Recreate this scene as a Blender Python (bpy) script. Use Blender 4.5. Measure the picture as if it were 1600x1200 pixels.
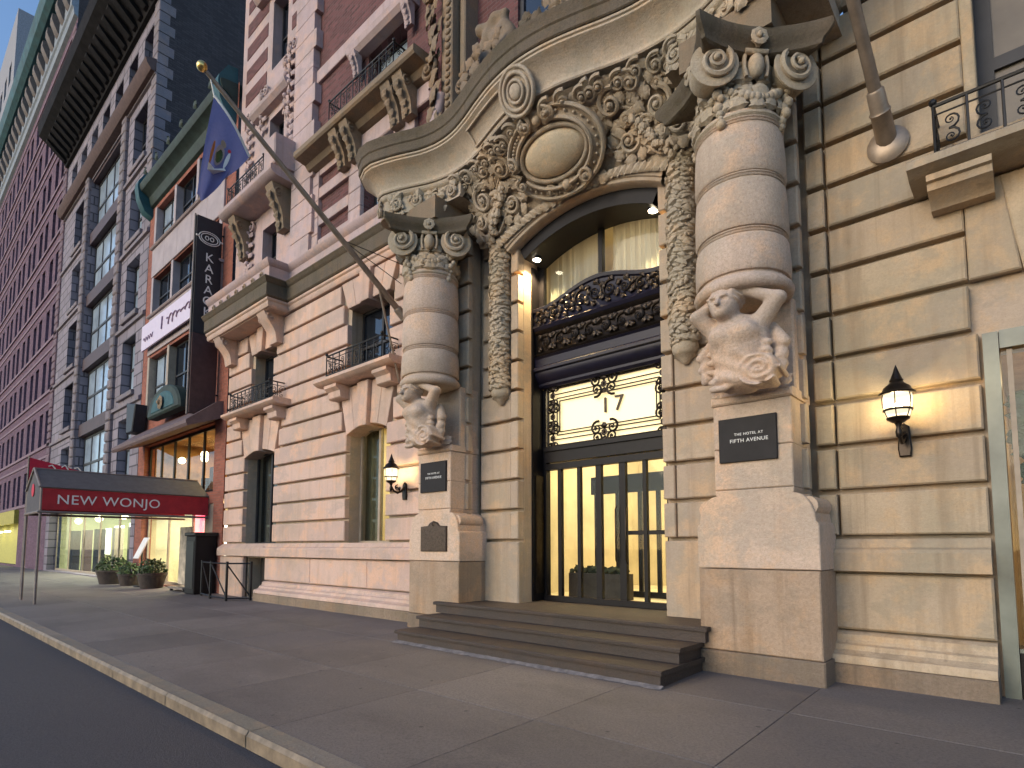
import bpy, math, random
import numpy as np
from mathutils import Matrix, Vector
R = math.radians
random.seed(7); rng = np.random.default_rng(7)
SC = bpy.context.scene
for o in list(bpy.data.objects): bpy.data.objects.remove(o)
COL = SC.collection

# ------------------------------------------------------------------ camera
cam = bpy.data.cameras.new('camera'); camo = bpy.data.objects.new('camera', cam); COL.objects.link(camo)
camo.location = (0, -6.9, 1.45)
camo.rotation_euler = (R(94.54), 0, R(41.9))
cam.sensor_width = 36; cam.lens = 909.5 / 1600 * 36
cam.shift_y = 0.1135; cam.shift_x = -0.0016
cam.clip_start = 0.05; cam.clip_end = 2000
SC.camera = camo
# ------------------------------------------------------------------ sky and sun
SUN_EL, SUN_AZ = 19.0, 14.0          # degrees up; degrees to the left of straight-in-front of the facade
W = bpy.data.worlds.new('World'); SC.world = W; W.use_nodes = True
wn = W.node_tree.nodes; wl = W.node_tree.links
bg = wn['Background']; sky = wn.new('ShaderNodeTexSky'); sky.sky_type = 'NISHITA'; sky.sun_disc = False
sky.sun_elevation = R(SUN_EL); sky.sun_rotation = R(180 + SUN_AZ); sky.air_density = 1.0; sky.dust_density = 0.6; sky.ozone_density = 3.0
wl.new(sky.outputs[0], bg.inputs[0]); bg.inputs[1].default_value = 0.13
sd = bpy.data.lights.new('sun', 'SUN'); so = bpy.data.objects.new('sun', sd); COL.objects.link(so)
sd.energy = 0.86; sd.angle = R(36); sd.color = (1.0, 0.79, 0.53)
sv = Vector((-math.sin(R(SUN_AZ)) * math.cos(R(SUN_EL)), -math.cos(R(SUN_AZ)) * math.cos(R(SUN_EL)), math.sin(R(SUN_EL))))
so.rotation_euler = sv.to_track_quat('Z', 'Y').to_euler(); so.location = (-20, -40, 40)
SC.view_settings.view_transform = 'Standard'; SC.view_settings.look = 'None'
SC.view_settings.exposure = 0.98; SC.view_settings.gamma = 1.0
SC.cycles.use_denoising = True; SC.cycles.max_bounces = 6; SC.cycles.diffuse_bounces = 3
SC.cycles.transparent_max_bounces = 12; SC.cycles.caustics_reflective = False; SC.cycles.caustics_refractive = False
SC.cycles.sample_clamp_indirect = 4.0; SC.cycles.adaptive_threshold = .025

# ------------------------------------------------------------------ materials
class NT:
    def __init__(s, name):
        s.m = bpy.data.materials.new(name); s.m.use_nodes = True
        s.t = s.m.node_tree; s.n = s.t.nodes; s.b = s.n['Principled BSDF']; s.out = s.n['Material Output']
    def new(s, t, **k):
        n = s.n.new(t)
        for a, v in k.items(): setattr(n, a, v)
        return n
    def link(s, a, b): s.t.links.new(a, b)
    def pos(s): return s.new('ShaderNodeNewGeometry').outputs['Position']
    def mapped(s, sc):
        m = s.new('ShaderNodeMapping'); m.inputs['Scale'].default_value = sc; s.link(s.pos(), m.inputs[0]); return m.outputs[0]
    def noise(s, vec, scale, detail=4, rough=.55):
        n = s.new('ShaderNodeTexNoise'); n.inputs['Scale'].default_value = scale; n.inputs['Detail'].default_value = detail
        n.inputs['Roughness'].default_value = rough; s.link(vec, n.inputs['Vector']); return n.outputs[0]
    def ramp(s, x, a, b, ca=0., cb=1.):
        r = s.new('ShaderNodeMapRange'); r.inputs[1].default_value = a; r.inputs[2].default_value = b
        r.inputs[3].default_value = ca; r.inputs[4].default_value = cb; s.link(x, r.inputs[0]); return r.outputs[0]
    def mix(s, f, a, b, mode='MIX'):
        n = s.new('ShaderNodeMix', data_type='RGBA', blend_type=mode)
        for i, v in ((0, f), (6, a), (7, b)):
            if isinstance(v, (int, float)): n.inputs[i].default_value = v
            elif isinstance(v, (tuple, list)): n.inputs[i].default_value = (*v[:3], 1)
            else: s.link(v, n.inputs[i])
        return n.outputs[2]
    def bump(s, h, strength, dist=.02):
        b = s.new('ShaderNodeBump'); b.inputs['Strength'].default_value = strength; b.inputs['Distance'].default_value = dist
        s.link(h, b.inputs['Height']); s.link(b.outputs[0], s.b.inputs['Normal']); return b
    def col(s, c):
        if isinstance(c, (tuple, list)): s.b.inputs['Base Color'].default_value = (*c[:3], 1)
        else: s.link(c, s.b.inputs['Base Color'])

def tint(c, k): return tuple(min(1, x * y) for x, y in zip(c, k))
def stone(name, c, stain=(.55, .5, .42), amt=.55, fine=.5, rough=.85, vary=.22):
    t = NT(name)
    big = t.noise(t.mapped((1, 1, 1)), .55, 5, .6)
    streak = t.noise(t.mapped((3.2, 3.2, .28)), 1.3, 5, .65)
    grain = t.noise(t.mapped((1, 1, 1)), 38, 4, .7)
    mid = t.noise(t.mapped((1, 1, 1)), 3.2, 6, .7)
    info = t.new('ShaderNodeObjectInfo').outputs['Random']
    c1 = t.mix(t.ramp(info, 0, 1), tint(c, (1 - vary, 1 - vary, 1 - vary * .9)), tint(c, (1 + vary * .5, 1 + vary * .42, 1 + vary * .3)))
    m2 = t.new('ShaderNodeMath', operation='MULTIPLY'); m2.inputs[1].default_value = 7.31; t.link(info, m2.inputs[0]); fr2 = t.new('ShaderNodeMath', operation='FRACT'); t.link(m2.outputs[0], fr2.inputs[0])
    c1 = t.mix(t.ramp(fr2.outputs[0], .70, .82, 0, min(1., vary * 3)), c1, tint(c, (.70, .74, .78)))
    c2 = t.mix(t.ramp(big, .47, .60, 0, .9), c1, tint(c, (.74, .78, .74)))
    blot = t.noise(t.mapped((1, 1, 1)), 1.7, 6, .68)
    c2 = t.mix(t.ramp(blot, .50, .60, 0, .75), c2, tint(c, (1.15, .97, .76)))
    c3 = t.mix(t.ramp(streak, .5, .74, 0, amt), c2, tint(c, stain))
    c4 = t.mix(t.ramp(mid, .35, .75, 0, .45), c3, tint(c, (1.1, 1.05, .98)))
    patch = t.noise(t.mapped((1, 1, 1.6)), .9, 7, .72)
    c4 = t.mix(t.ramp(patch, .53, .58, 0, .5), c4, tint(c, (.66, .72, .74)))
    c5 = t.mix(t.ramp(grain, .38, .68, 0, .55 * fine), c4, tint(c, (.55, .52, .48)))
    pit = t.noise(t.mapped((1, 1, 1)), 95, 2, .5)
    c5 = t.mix(t.ramp(pit, .60, .70, 0, .5 * fine), c5, tint(c, (.4, .37, .33)))
    drip = t.noise(t.mapped((7., 7., .22)), 1.0, 4, .6)
    c5 = t.mix(t.ramp(drip, .60, .72, 0, amt * .6), c5, tint(c, (.45, .42, .38)))
    t.col(c5); t.b.inputs['Roughness'].default_value = rough
    s = t.new('ShaderNodeMath', operation='ADD'); t.link(grain, s.inputs[0]); t.link(mid, s.inputs[1])
    t.bump(s.outputs[0], .6 * fine, .02)
    return t.m
def plain(name, c, rough=.6, metal=0., var=.25, scale=6., bump=0., spec=None):
    t = NT(name); n = t.noise(t.mapped((1, 1, 1)), scale, 5, .6)
    t.col(t.mix(t.ramp(n, .3, .72), tint(c, (1 - var,) * 3), tint(c, (1 + var * .6,) * 3)))
    t.b.inputs['Roughness'].default_value = rough; t.b.inputs['Metallic'].default_value = metal
    if spec is not None: t.b.inputs['Specular IOR Level'].default_value = spec
    if bump: t.bump(n, bump, .02)
    return t.m
def brickmat(name, c, mortar, bw=.22, bh=.075, ms=.008, vary=.25, bump=.6, offs=.5, stain=.35):
    t = NT(name)
    sep = t.new('ShaderNodeSeparateXYZ'); t.link(t.pos(), sep.inputs[0])
    add = t.new('ShaderNodeMath', operation='ADD'); t.link(sep.outputs[0], add.inputs[0]); t.link(sep.outputs[1], add.inputs[1])
    cb = t.new('ShaderNodeCombineXYZ'); t.link(add.outputs[0], cb.inputs[0]); t.link(sep.outputs[2], cb.inputs[1])
    b = t.new('ShaderNodeTexBrick'); b.offset = offs; t.link(cb.outputs[0], b.inputs[0])
    b.inputs['Scale'].default_value = 1; b.inputs['Brick Width'].default_value = bw; b.inputs['Row Height'].default_value = bh
    b.inputs['Mortar Size'].default_value = ms; b.inputs['Mortar Smooth'].default_value = .3; b.inputs['Bias'].default_value = 0
    b.inputs['Color1'].default_value = (*tint(c, (1 - vary,) * 3), 1); b.inputs['Color2'].default_value = (*tint(c, (1 + vary,) * 3), 1)
    b.inputs['Mortar'].default_value = (*mortar, 1)
    big = t.noise(t.mapped((1, 1, .5)), .7, 5, .6)
    t.col(t.mix(t.ramp(big, .4, .75, 0, stain), b.outputs[0], tint(c, (.45, .45, .5)))); t.b.inputs['Roughness'].default_value = .88
    inv = t.new('ShaderNodeMath', operation='SUBTRACT'); inv.inputs[0].default_value = 1; t.link(b.outputs[1], inv.inputs[1])
    t.bump(inv.outputs[0], bump, .012)
    return t.m
def glassmat(name, tintc=(.9, .95, .95), refl=.015, rough=.02):
    t = NT(name); t.n.remove(t.b)
    tr = t.new('ShaderNodeBsdfTransparent'); tr.inputs[0].default_value = (*tintc, 1)
    gl = t.new('ShaderNodeBsdfGlossy'); gl.inputs['Roughness'].default_value = rough
    fr = t.new('ShaderNodeLayerWeight'); fr.inputs[0].default_value = .5
    pw = t.new('ShaderNodeMath', operation='POWER'); pw.inputs[1].default_value = 4.; t.link(fr.outputs['Facing'], pw.inputs[0])
    m = t.new('ShaderNodeMath', operation='MULTIPLY_ADD'); m.inputs[1].default_value = .5; m.inputs[2].default_value = refl; t.link(pw.outputs[0], m.inputs[0]); m.use_clamp = True
    mx = t.new('ShaderNodeMixShader'); t.link(m.outputs[0], mx.inputs[0]); t.link(tr.outputs[0], mx.inputs[1]); t.link(gl.outputs[0], mx.inputs[2])
    t.link(mx.outputs[0], t.out.inputs[0]); return t.m
def emit(name, c, e, base=(.8, .8, .8)):
    t = NT(name); t.col(base); t.b.inputs['Emission Color'].default_value = (*c, 1); t.b.inputs['Emission Strength'].default_value = e
    return t.m
def cloth(name, c, transl=.35):
    t = NT(name); n = t.noise(t.mapped((1, 1, 1)), 30, 3)
    t.col(t.mix(t.ramp(n, .3, .7), tint(c, (.85,) * 3), c)); t.b.inputs['Roughness'].default_value = .9
    d = t.new('ShaderNodeBsdfTranslucent'); d.inputs[0].default_value = (*c, 1)
    mx = t.new('ShaderNodeMixShader'); mx.inputs[0].default_value = transl
    t.link(t.b.outputs[0], mx.inputs[1]); t.link(d.outputs[0], mx.inputs[2]); t.link(mx.outputs[0], t.out.inputs[0]); return t.m

M = {}
M['stone'] = stone('limestone_warm', (.49, .39, .30), amt=.75, vary=.2)
M['stoneR'] = stone('limestone_yellowish', (.47, .375, .27), stain=(.52, .48, .42), amt=.9, vary=.42)
M['stoneL'] = stone('limestone_pinkish', (.63, .46, .39), amt=.5, vary=.18)
M['carve'] = stone('carved_limestone', (.52, .44, .35), stain=(.42,.38,.3), amt=.7, fine=.9, vary=.1)
M['column'] = stone('column_limestone', (.60, .475, .395), amt=.35, fine=1.0, vary=.04)
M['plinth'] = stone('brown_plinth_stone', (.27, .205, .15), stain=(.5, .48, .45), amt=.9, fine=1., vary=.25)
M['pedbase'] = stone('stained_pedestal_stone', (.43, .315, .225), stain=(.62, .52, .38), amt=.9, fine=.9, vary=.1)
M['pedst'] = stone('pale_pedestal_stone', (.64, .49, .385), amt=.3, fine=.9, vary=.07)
M['cyma'] = stone('smooth_cornice_stone', (.57, .485, .395), stain=(.6, .56, .5), amt=.6, fine=.9, vary=.05)
M['shield'] = stone('pale_shield_stone', (.68, .58, .44), amt=.2, fine=.7, vary=.05)
M['lime2'] = stone('upper_limestone', (.50, .39, .40), amt=.5, vary=.14)
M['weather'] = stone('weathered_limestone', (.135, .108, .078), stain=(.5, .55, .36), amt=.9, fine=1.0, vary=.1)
M['brown'] = stone('brownish_stone', (.27, .205, .145), amt=.6, fine=.8, vary=.15)
M['granite'] = stone('rusticated_granite', (.235, .21, .245), amt=.4, fine=1.0)
M['brick'] = brickmat('red_brick', (.125, .046, .045), (.13, .085, .08), vary=.35)
M['brickp'] = brickmat('purple_brick', (.135, .072, .108), (.11, .07, .095), bw=.3, bh=.1, ms=.012)
M['brickd'] = brickmat('dark_brick', (.055, .045, .05), (.035, .03, .03), bw=.3, bh=.1, ms=.012)
M['brickn'] = brickmat('orange_brick', (.30, .095, .06), (.22, .12, .09), vary=.2)
M['granblk'] = brickmat('granite_blocks', (.225, .20, .235), (.075, .068, .082), bw=1.1, bh=.46, ms=.035, vary=.14, bump=1.0, stain=.3)
M['iron'] = plain('black_iron', (.012, .012, .014), .45, .3, .3)
M['ironbrown'] = plain('dark_bronze_metal', (.035, .027, .022), .35, .8, .4, 9, .2)
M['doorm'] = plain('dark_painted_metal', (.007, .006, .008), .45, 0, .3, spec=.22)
M['navy'] = plain('navy_painted_metal', (.011, .010, .024), .4, 0, .3, spec=.3)
M['plaque'] = plain('charcoal_plaque', (.022, .020, .021), .6, .0, .2, spec=.2)
M['bronze'] = plain('bronze_plaque', (.085, .060, .045), .4, .7, .4, 30, .3)
M['glass'] = glassmat('clear_glass')
M['glassd'] = plain('dark_window_glass', (.012, .016, .024), .06, 0, .3, 1.2, 0, .9)
M['glassb'] = plain('sky_reflection_and_blinds', (.36, .45, .55), .12, 0, .35, .8, 0, .8)  # pale sky reflection painted in as pane colour; also used for blinds
M['steps'] = stone('brownstone_steps', (.058, .042, .035), stain=(.7, .68, .65), amt=.5, fine=.8, rough=.62, vary=.08)
M['white'] = plain('white_letters', (.78, .77, .74), .6, 0, .08)
M['gold'] = plain('gilded_metal', (.75, .52, .18), .3, 1, .15)
M['chrome'] = plain('polished_steel', (.20, .215, .18), .28, 0, .5, 1.2, spec=.35)
M['pole'] = plain('flagpole_metal', (.34, .27, .21), .45, .5, .3)
M['copper'] = plain('green_copper', (.022, .042, .036), .7, .1, .5, 3, .3)
M['teal'] = plain('teal_copper', (.018, .085, .105), .7, 0, .4, 2)
M['darkcorn'] = plain('blackened_cornice_metal', (.013, .012, .014), .85, 0, .6, 3, .4, spec=.15)
M['cream'] = plain('cream_painted_metal', (.36, .30, .305), .6, 0, .18, 2)
M['frame'] = plain('dark_window_frame', (.02, .02, .024), .5, .1, .3)
M['tan'] = plain('tan_window_frame', (.36, .29, .22), .6, 0, .2)
M['curtain'] = cloth('sheer_white_curtain', (.62, .56, .47), .5)
M['warmwall'] = plain('cream_lobby_wall', (.70, .60, .42), .7, 0, .25, 1.5)
M['inner'] = plain('dim_interior', (.06, .05, .045), .8, 0, .4, 1.5)
M['leafm'] = plain('shrub_leaves', (.045, .085, .025), .6, 0, .6, 12)
M['pot'] = plain('dark_planter', (.045, .032, .028), .7, 0, .4, 8)
M['redfab'] = plain('dark_red_fabric', (.40, .020, .028), .75, 0, .2)
M['redsign'] = plain('bright_red_fabric', (.52, .012, .045), .7, 0, .12)
M['canvas'] = plain('taupe_canvas', (.085, .08, .088), .85, 0, .2)
M['taupe'] = plain('taupe_metal', (.20, .165, .15), .6, .1, .2)
M['banner'] = plain('black_banner', (.010, .013, .020), .55, 0, .3)
M['maroon'] = plain('brown_banner', (.055, .026, .028), .6, 0, .3)
M['flag'] = cloth('blue_flag', (.15, .175, .40), .35)
M['orange'] = plain('orange_print', (.50, .20, .06), .8); M['red'] = plain('red_print', (.55, .03, .05), .8)
M['pinkw'] = plain('pale_lilac_vinyl', (.62, .54, .66), .5, 0, .06); M['pink'] = plain('pink_print', (.75, .25, .50), .6)
M['purplep'] = plain('purple_print', (.20, .13, .22), .6)
M['kerb'] = stone('granite_kerb', (.25, .22, .19), amt=.4, fine=1.0, vary=.2)
M['kerbedge'] = plain('steel_kerb_edge', (.27, .205, .14), .6, .3, .5, 5)
def lampglass():
    t = NT('glowing_lamp_glass'); t.n.remove(t.b); tr = t.new('ShaderNodeBsdfTransparent'); e = t.new('ShaderNodeEmission'); e.inputs[0].default_value = (1, .80, .50, 1); e.inputs[1].default_value = 1.5
    mx = t.new('ShaderNodeMixShader'); mx.inputs[0].default_value = .5; t.link(tr.outputs[0], mx.inputs[1]); t.link(e.outputs[0], mx.inputs[2]); t.link(mx.outputs[0], t.out.inputs[0]); return t.m
M['lampglow'] = lampglass(); M['bulb'] = emit('lamp_bulb', (1, .82, .5), 14.0)
M['spotglow'] = emit('downlight_lens', (1, .86, .62), 18.0)
M['ceil'] = emit('ceiling_light_panel', (1, .78, .42), 4.0)
M['neon'] = emit('red_neon', (1, .05, .10), 2.5)
M['tube'] = emit('fluorescent_tube', (1, .95, .55), 5.0)
def asphalt():
    t = NT('asphalt'); g = t.noise(t.mapped((1, 1, 1)), 55, 5, .8); b = t.noise(t.mapped((.5, 1, 1)), .5, 5, .6)
    c = t.mix(t.ramp(g, .3, .75), (.02, .019, .024), (.105, .095, .108)); c = t.mix(t.ramp(b, .4, .7, 0, .5), c, (.05, .045, .052))
    t.col(c); t.b.inputs['Roughness'].default_value = .82; t.bump(g, .6, .02); return t.m
M['asphalt'] = asphalt()
def pavement():
    t = NT('pavement_concrete'); g = t.noise(t.mapped((1, 1, 1)), 48, 5, .8); b = t.noise(t.mapped((.7, 1.3, 1)), .55, 6, .62)
    s = t.noise(t.mapped((1, 1, 1)), 2.2, 6, .7)
    info = t.new('ShaderNodeObjectInfo').outputs['Random']
    c = t.mix(info, (.145, .127, .122), (.21, .184, .175)); c = t.mix(t.ramp(b, .47, .64, 0, .5), c, (.075, .063, .062))
    c = t.mix(t.ramp(s, .52, .75, 0, .5), c, (.225, .185, .165)); c = t.mix(t.ramp(g, .40, .66, 0, .7), c, (.062, .055, .055))
    v = t.new('ShaderNodeTexVoronoi'); v.inputs['Scale'].default_value = 3.1; t.link(t.pos(), v.inputs[0])
    c = t.mix(t.ramp(v.outputs['Distance'], .045, .075, .85, 0), c, (.045, .04, .042))
    t.col(c); t.b.inputs['Roughness'].default_value = .72; t.bump(g, .45, .015); return t.m
M['pave'] = pavement()

# ------------------------------------------------------------------ mesh helpers
def unit(v): v = np.asarray(v, float); return v / (np.linalg.norm(v) + 1e-12)
class MB:
    def __init__(s): s.v = []; s.f = []; s.n = 0
    def add(s, v, f):
        v = np.asarray(v, float).reshape(-1, 3); n = s.n
        s.v.append(v); s.f.extend([tuple(i + n for i in q) for q in f]); s.n += len(v); return s
    def box(s, x0, x1, y0, y1, z0, z1):
        v = [(x, y, z) for z in (z0, z1) for y in (y0, y1) for x in (x0, x1)]
        return s.add(v, [(0, 2, 3, 1), (4, 5, 7, 6), (0, 1, 5, 4), (2, 6, 7, 3), (0, 4, 6, 2), (1, 3, 7, 5)])
    def poly(s, pts, yf, yb, c=0.):
        """polygon in x-z (counter-clockwise seen from the street) with front at yf (chamfer c) and back at yb"""
        p = np.asarray(pts, float); n = len(p)
        if c > 0:
            q = []
            for i in range(n):
                a, b, d = p[i - 1], p[i], p[(i + 1) % n]
                e1, e2 = unit(b - a), unit(d - b); n1 = np.array([-e1[1], e1[0]]); n2 = np.array([-e2[1], e2[0]])
                m = n1 + n2; m = m / max(.25, m @ n1 * 1.0); q.append(b + m * c * 1.0)
            q = np.array(q)
        else: q = p
        rings = [np.c_[q[:, 0], np.full(n, yf), q[:, 1]]]
        if c > 0: rings.append(np.c_[p[:, 0], np.full(n, yf + c), p[:, 1]])
        rings.append(np.c_[p[:, 0], np.full(n, yb), p[:, 1]])
        f = [tuple(range(n)), tuple(range((len(rings) - 1) * n, len(rings) * n))[::-1]]
        for r in range(len(rings) - 1):
            for i in range(n):
                j = (i + 1) % n; f.append((r * n + i, (r + 1) * n + i, (r + 1) * n + j, r * n + j))
        return s.add(np.vstack(rings), f)
    def block(s, x0, x1, z0, z1, yf, yb, c=.02): return s.poly([(x0, z0), (x1, z0), (x1, z1), (x0, z1)], yf, yb, c)
    def lathe(s, prof, cx, cy, n=24, a0=0., a1=2 * math.pi):
        prof = np.asarray(prof, float); full = abs(a1 - a0 - 2 * math.pi) < 1e-6
        k = n if full else n + 1; a = a0 + (a1 - a0) * np.arange(k) / n
        v = [(cx + r * math.cos(t), cy + r * math.sin(t), z) for r, z in prof for t in a]
        f = []
        for i in range(len(prof) - 1):
            for j in range(n):
                j2 = (j + 1) % k; f.append((i * k + j, i * k + j2, (i + 1) * k + j2, (i + 1) * k + j))
        if full: f.append(tuple(range(k))[::-1]); f.append(tuple(range((len(prof) - 1) * k, len(prof) * k)))
        return s.add(v, f)
    def sweepx(s, prof, x0, x1):
        """profile (y,z) listed bottom to top, swept along x"""
        p = np.asarray(prof, float); n = len(p)
        v = np.vstack([np.c_[np.full(n, x), p] for x in (x0, x1)])
        f = [(i, n + i, n + i + 1, i + 1) for i in range(n - 1)] + [tuple(range(n)), tuple(range(n, 2 * n))[::-1]]
        return s.add(v, f)
    def plan(s, path, prof, closed=False):
        """sweep profile (outward offset, z) along plan path [(x,y)], outward is to the right of travel"""
        P = np.asarray(path, float); prof = np.asarray(prof, float); n = len(P); k = len(prof)
        T = np.zeros_like(P); T[1:-1] = P[2:] - P[:-2]; T[0] = P[1] - P[0]; T[-1] = P[-1] - P[-2]
        seg = [unit(P[i + 1] - P[i]) for i in range(n - 1)]; N = []
        for i in range(n):
            a = seg[max(i - 1, 0)]; b = seg[min(i, n - 2)]
            na = np.array([a[1], -a[0]]); nb = np.array([b[1], -b[0]]); m = na + nb; m = m / max(.35, m @ na); N.append(m)
        v = [(P[i, 0] + N[i][0] * o, P[i, 1] + N[i][1] * o, z) for i in range(n) for o, z in prof]
        f = [(i * k + j, (i + 1) * k + j, (i + 1) * k + j + 1, i * k + j + 1) for i in range(n - 1) for j in range(k - 1)]
        f += [tuple(range(k)), tuple(range((n - 1) * k, n * k))[::-1]]
        return s.add(v, f)
    def tube(s, pts, rad, n=6, flat=1., caps=True):
        P = np.asarray(pts, float); m = len(P); rad = np.full(m, rad) if np.isscalar(rad) else np.asarray(rad, float)
        T = np.gradient(P, axis=0); T = T / (np.linalg.norm(T, axis=1)[:, None] + 1e-12)
        u = unit(np.cross(T[0], [.13, .2, 1.] if abs(T[0][2]) < .9 else [1., .1, 0])); v = []
        a = 2 * math.pi * np.arange(n) / n
        for i in range(m):
            u = unit(u - T[i] * (u @ T[i])); w = np.cross(T[i], u)
            v.append(P[i] + rad[i] * (np.cos(a)[:, None] * u + flat * np.sin(a)[:, None] * w))
        f = [(i * n + j, i * n + (j + 1) % n, (i + 1) * n + (j + 1) % n, (i + 1) * n + j) for i in range(m - 1) for j in range(n)]
        if caps: f += [tuple(range(n))[::-1], tuple(range((m - 1) * n, m * n))]
        return s.add(np.vstack(v), f)
    def bar(s, a, b, r, n=6): return s.tube([a, b], r, n)
    def ball(s, c, r, nu=8, nv=5, basis=None):
        r = np.array([r, r, r] if np.isscalar(r) else r, float); v = [(0, 0, -1)]
        for i in range(1, nv):
            t = -math.pi / 2 + math.pi * i / nv
            v += [(math.cos(t) * math.cos(2 * math.pi * j / nu), math.cos(t) * math.sin(2 * math.pi * j / nu), math.sin(t)) for j in range(nu)]
        v.append((0, 0, 1)); v = np.array(v) * r
        if basis is not None: v = v @ np.asarray(basis)
        f = [(0, 1 + (j + 1) % nu, 1 + j) for j in range(nu)]
        for i in range(nv - 2):
            f += [(1 + i * nu + j, 1 + i * nu + (j + 1) % nu, 1 + (i + 1) * nu + (j + 1) % nu, 1 + (i + 1) * nu + j) for j in range(nu)]
        L = len(v) - 1; f += [(L, 1 + (nv - 2) * nu + j, 1 + (nv - 2) * nu + (j + 1) % nu) for j in range(nu)]
        return s.add(v + np.asarray(c, float), f)
    def at(s, vf, pos, nrm, up, sc=1.):
        """put a local piece (x right, -y outward, z up) on a surface"""
        n = unit(nrm); u = np.asarray(up, float); u = unit(u - n * (u @ n)); r = np.cross(u, n)
        v = np.asarray(vf[0]) * sc
        return s.add(np.asarray(pos, float) + v[:, :1] * r - v[:, 1:2] * n + v[:, 2:3] * u, vf[1])
    def mesh(s, name):
        me = bpy.data.meshes.new(name); me.from_pydata(np.vstack(s.v).tolist() if s.v else [], [], s.f); me.update(); return me
    def build(s, name, mat, parent=None, smooth=None, fix=True):
        me = s.mesh(name)
        if fix:
            import bmesh
            bm = bmesh.new(); bm.from_mesh(me); bmesh.ops.recalc_face_normals(bm, faces=bm.faces); bm.to_mesh(me); bm.free()
        me.materials.append(M[mat] if isinstance(mat, str) else mat)
        if smooth is not None:
            me.polygons.foreach_set('use_smooth', [True] * len(me.polygons)); me.set_sharp_from_angle(angle=R(smooth))
        return link(bpy.data.objects.new(name, me), parent)
LOC = {}
def link(o, parent=None):
    COL.objects.link(o)
    if parent is not None:
        o.parent = parent
        L = LOC.get(parent.name)
        if L is not None: o.matrix_parent_inverse = Matrix.Translation(L).inverted()
    return o
def tag(o, label=None, cat=None, group=None, kind=None):
    for k, v in (('label', label), ('category', cat), ('group', group), ('kind', kind)):
        if v: o[k] = v
    return o
def thing(name, loc, label, cat, group=None):
    o = bpy.data.objects.new(name, None); COL.objects.link(o); o.location = loc; o.empty_display_size = .2
    LOC[o.name] = Vector(loc); return tag(o, label, cat, group)
def copytree(o, parent=None):
    c = o.copy(); COL.objects.link(c); c.parent = parent
    if parent is not None: c.matrix_parent_inverse = o.matrix_parent_inverse.copy()
    if o.name in LOC: LOC[c.name] = LOC[o.name]
    for ch in list(o.children): copytree(ch, c)
    return c
def text(name, body, mat, parent, loc, size, rot=(R(90), 0, 0), ext=.004, align='CENTER', sx=1., space=1.):
    c = bpy.data.curves.new(name, 'FONT'); c.body = body; c.size = size; c.extrude = ext; c.align_x = align; c.align_y = 'CENTER'; c.space_character = space
    t = bpy.data.objects.new('tmp', c); COL.objects.link(t); dg = bpy.context.evaluated_depsgraph_get()
    me = bpy.data.meshes.new_from_object(t.evaluated_get(dg)); bpy.data.objects.remove(t)
    mt = Matrix.Translation(loc) @ Matrix.Rotation(rot[2], 4, 'Z') @ Matrix.Rotation(rot[1], 4, 'Y') @ Matrix.Rotation(rot[0], 4, 'X') @ Matrix.Diagonal((sx, 1, 1, 1))
    me.transform(mt); me.materials.clear(); me.materials.append(M[mat]); me.name = name
    return link(bpy.data.objects.new(name, me), parent)
LK = .62   # house lights relative to the dusk outside
def area(name, loc, rot, sx, sy, watts, c=(1, .78, .48)):
    watts *= LK
    l = bpy.data.lights.new(name, 'AREA'); l.shape = 'RECTANGLE'; l.size = sx; l.size_y = sy; l.energy = watts; l.color = c
    o = bpy.data.objects.new(name, l); COL.objects.link(o); o.location = loc; o.rotation_euler = rot; return o
def point(name, loc, watts, c=(1, .74, .42), r=.05):
    l = bpy.data.lights.new(name, 'POINT'); l.energy = watts * LK; l.color = c; l.shadow_soft_size = r
    o = bpy.data.objects.new(name, l); COL.objects.link(o); o.location = loc; return o

# ---- ornament pieces (local: x right, -y outward, z up)
def leaf(L=.2, Wd=.14, bulge=.03, curl=.06, lobes=3.5, nu=9, nv=5):
    v = []; 
    for i in range(nu):
        u = i / (nu - 1); w = Wd * .5 * (math.sin(math.pi * min(1, u ** .7 * .97 + .03)) ** .8) * (1 + .42 * math.cos(2 * math.pi * lobes * u)) + .003
        k = max(0, (u - .62) / .38); z = L * (u - .22 * k * k); y = -(bulge * math.sin(math.pi * u) + curl * k ** 1.6)
        for j in range(nv):
            s = 2 * j / (nv - 1) - 1
            v.append((s * w, y - .55 * w * (1 - abs(s)) + .30 * w * (1 - min(1, abs(s) * 4)) + .10 * w * abs(s) * math.sin(u * lobes * 12.6), z))
    f = [(i * nv + j, i * nv + j + 1, (i + 1) * nv + j + 1, (i + 1) * nv + j) for i in range(nu - 1) for j in range(nv - 1)]
    return np.array(v), f
def spiral(r0=.2, turns=2.1, k=.155, th=.035, sgn=1, start=math.pi / 2, out=.05, tail=None, n=34):
    """raised volute: tapering tube spiralling in the x-z plane, rising outward to its eye"""
    m = MB(); a = np.linspace(0, turns * 2 * math.pi, n); r = r0 * np.exp(-k * a)
    x = sgn * r * np.cos(start + a * 1.0) if True else 0; z = r * np.sin(start + a)
    y = -out * (.35 + .65 * a / a[-1])
    pts = np.c_[x, y, z]; rad = th * (r / r0) ** .55
    if tail is not None: pts = np.vstack([np.array(tail), pts]); rad = np.r_[np.linspace(th * .6, th, len(tail)), rad]
    m.tube(pts, rad, 6); m.ball((0, -out, 0), th * .95, 8, 5)
    return np.vstack(m.v), m.f
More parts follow.
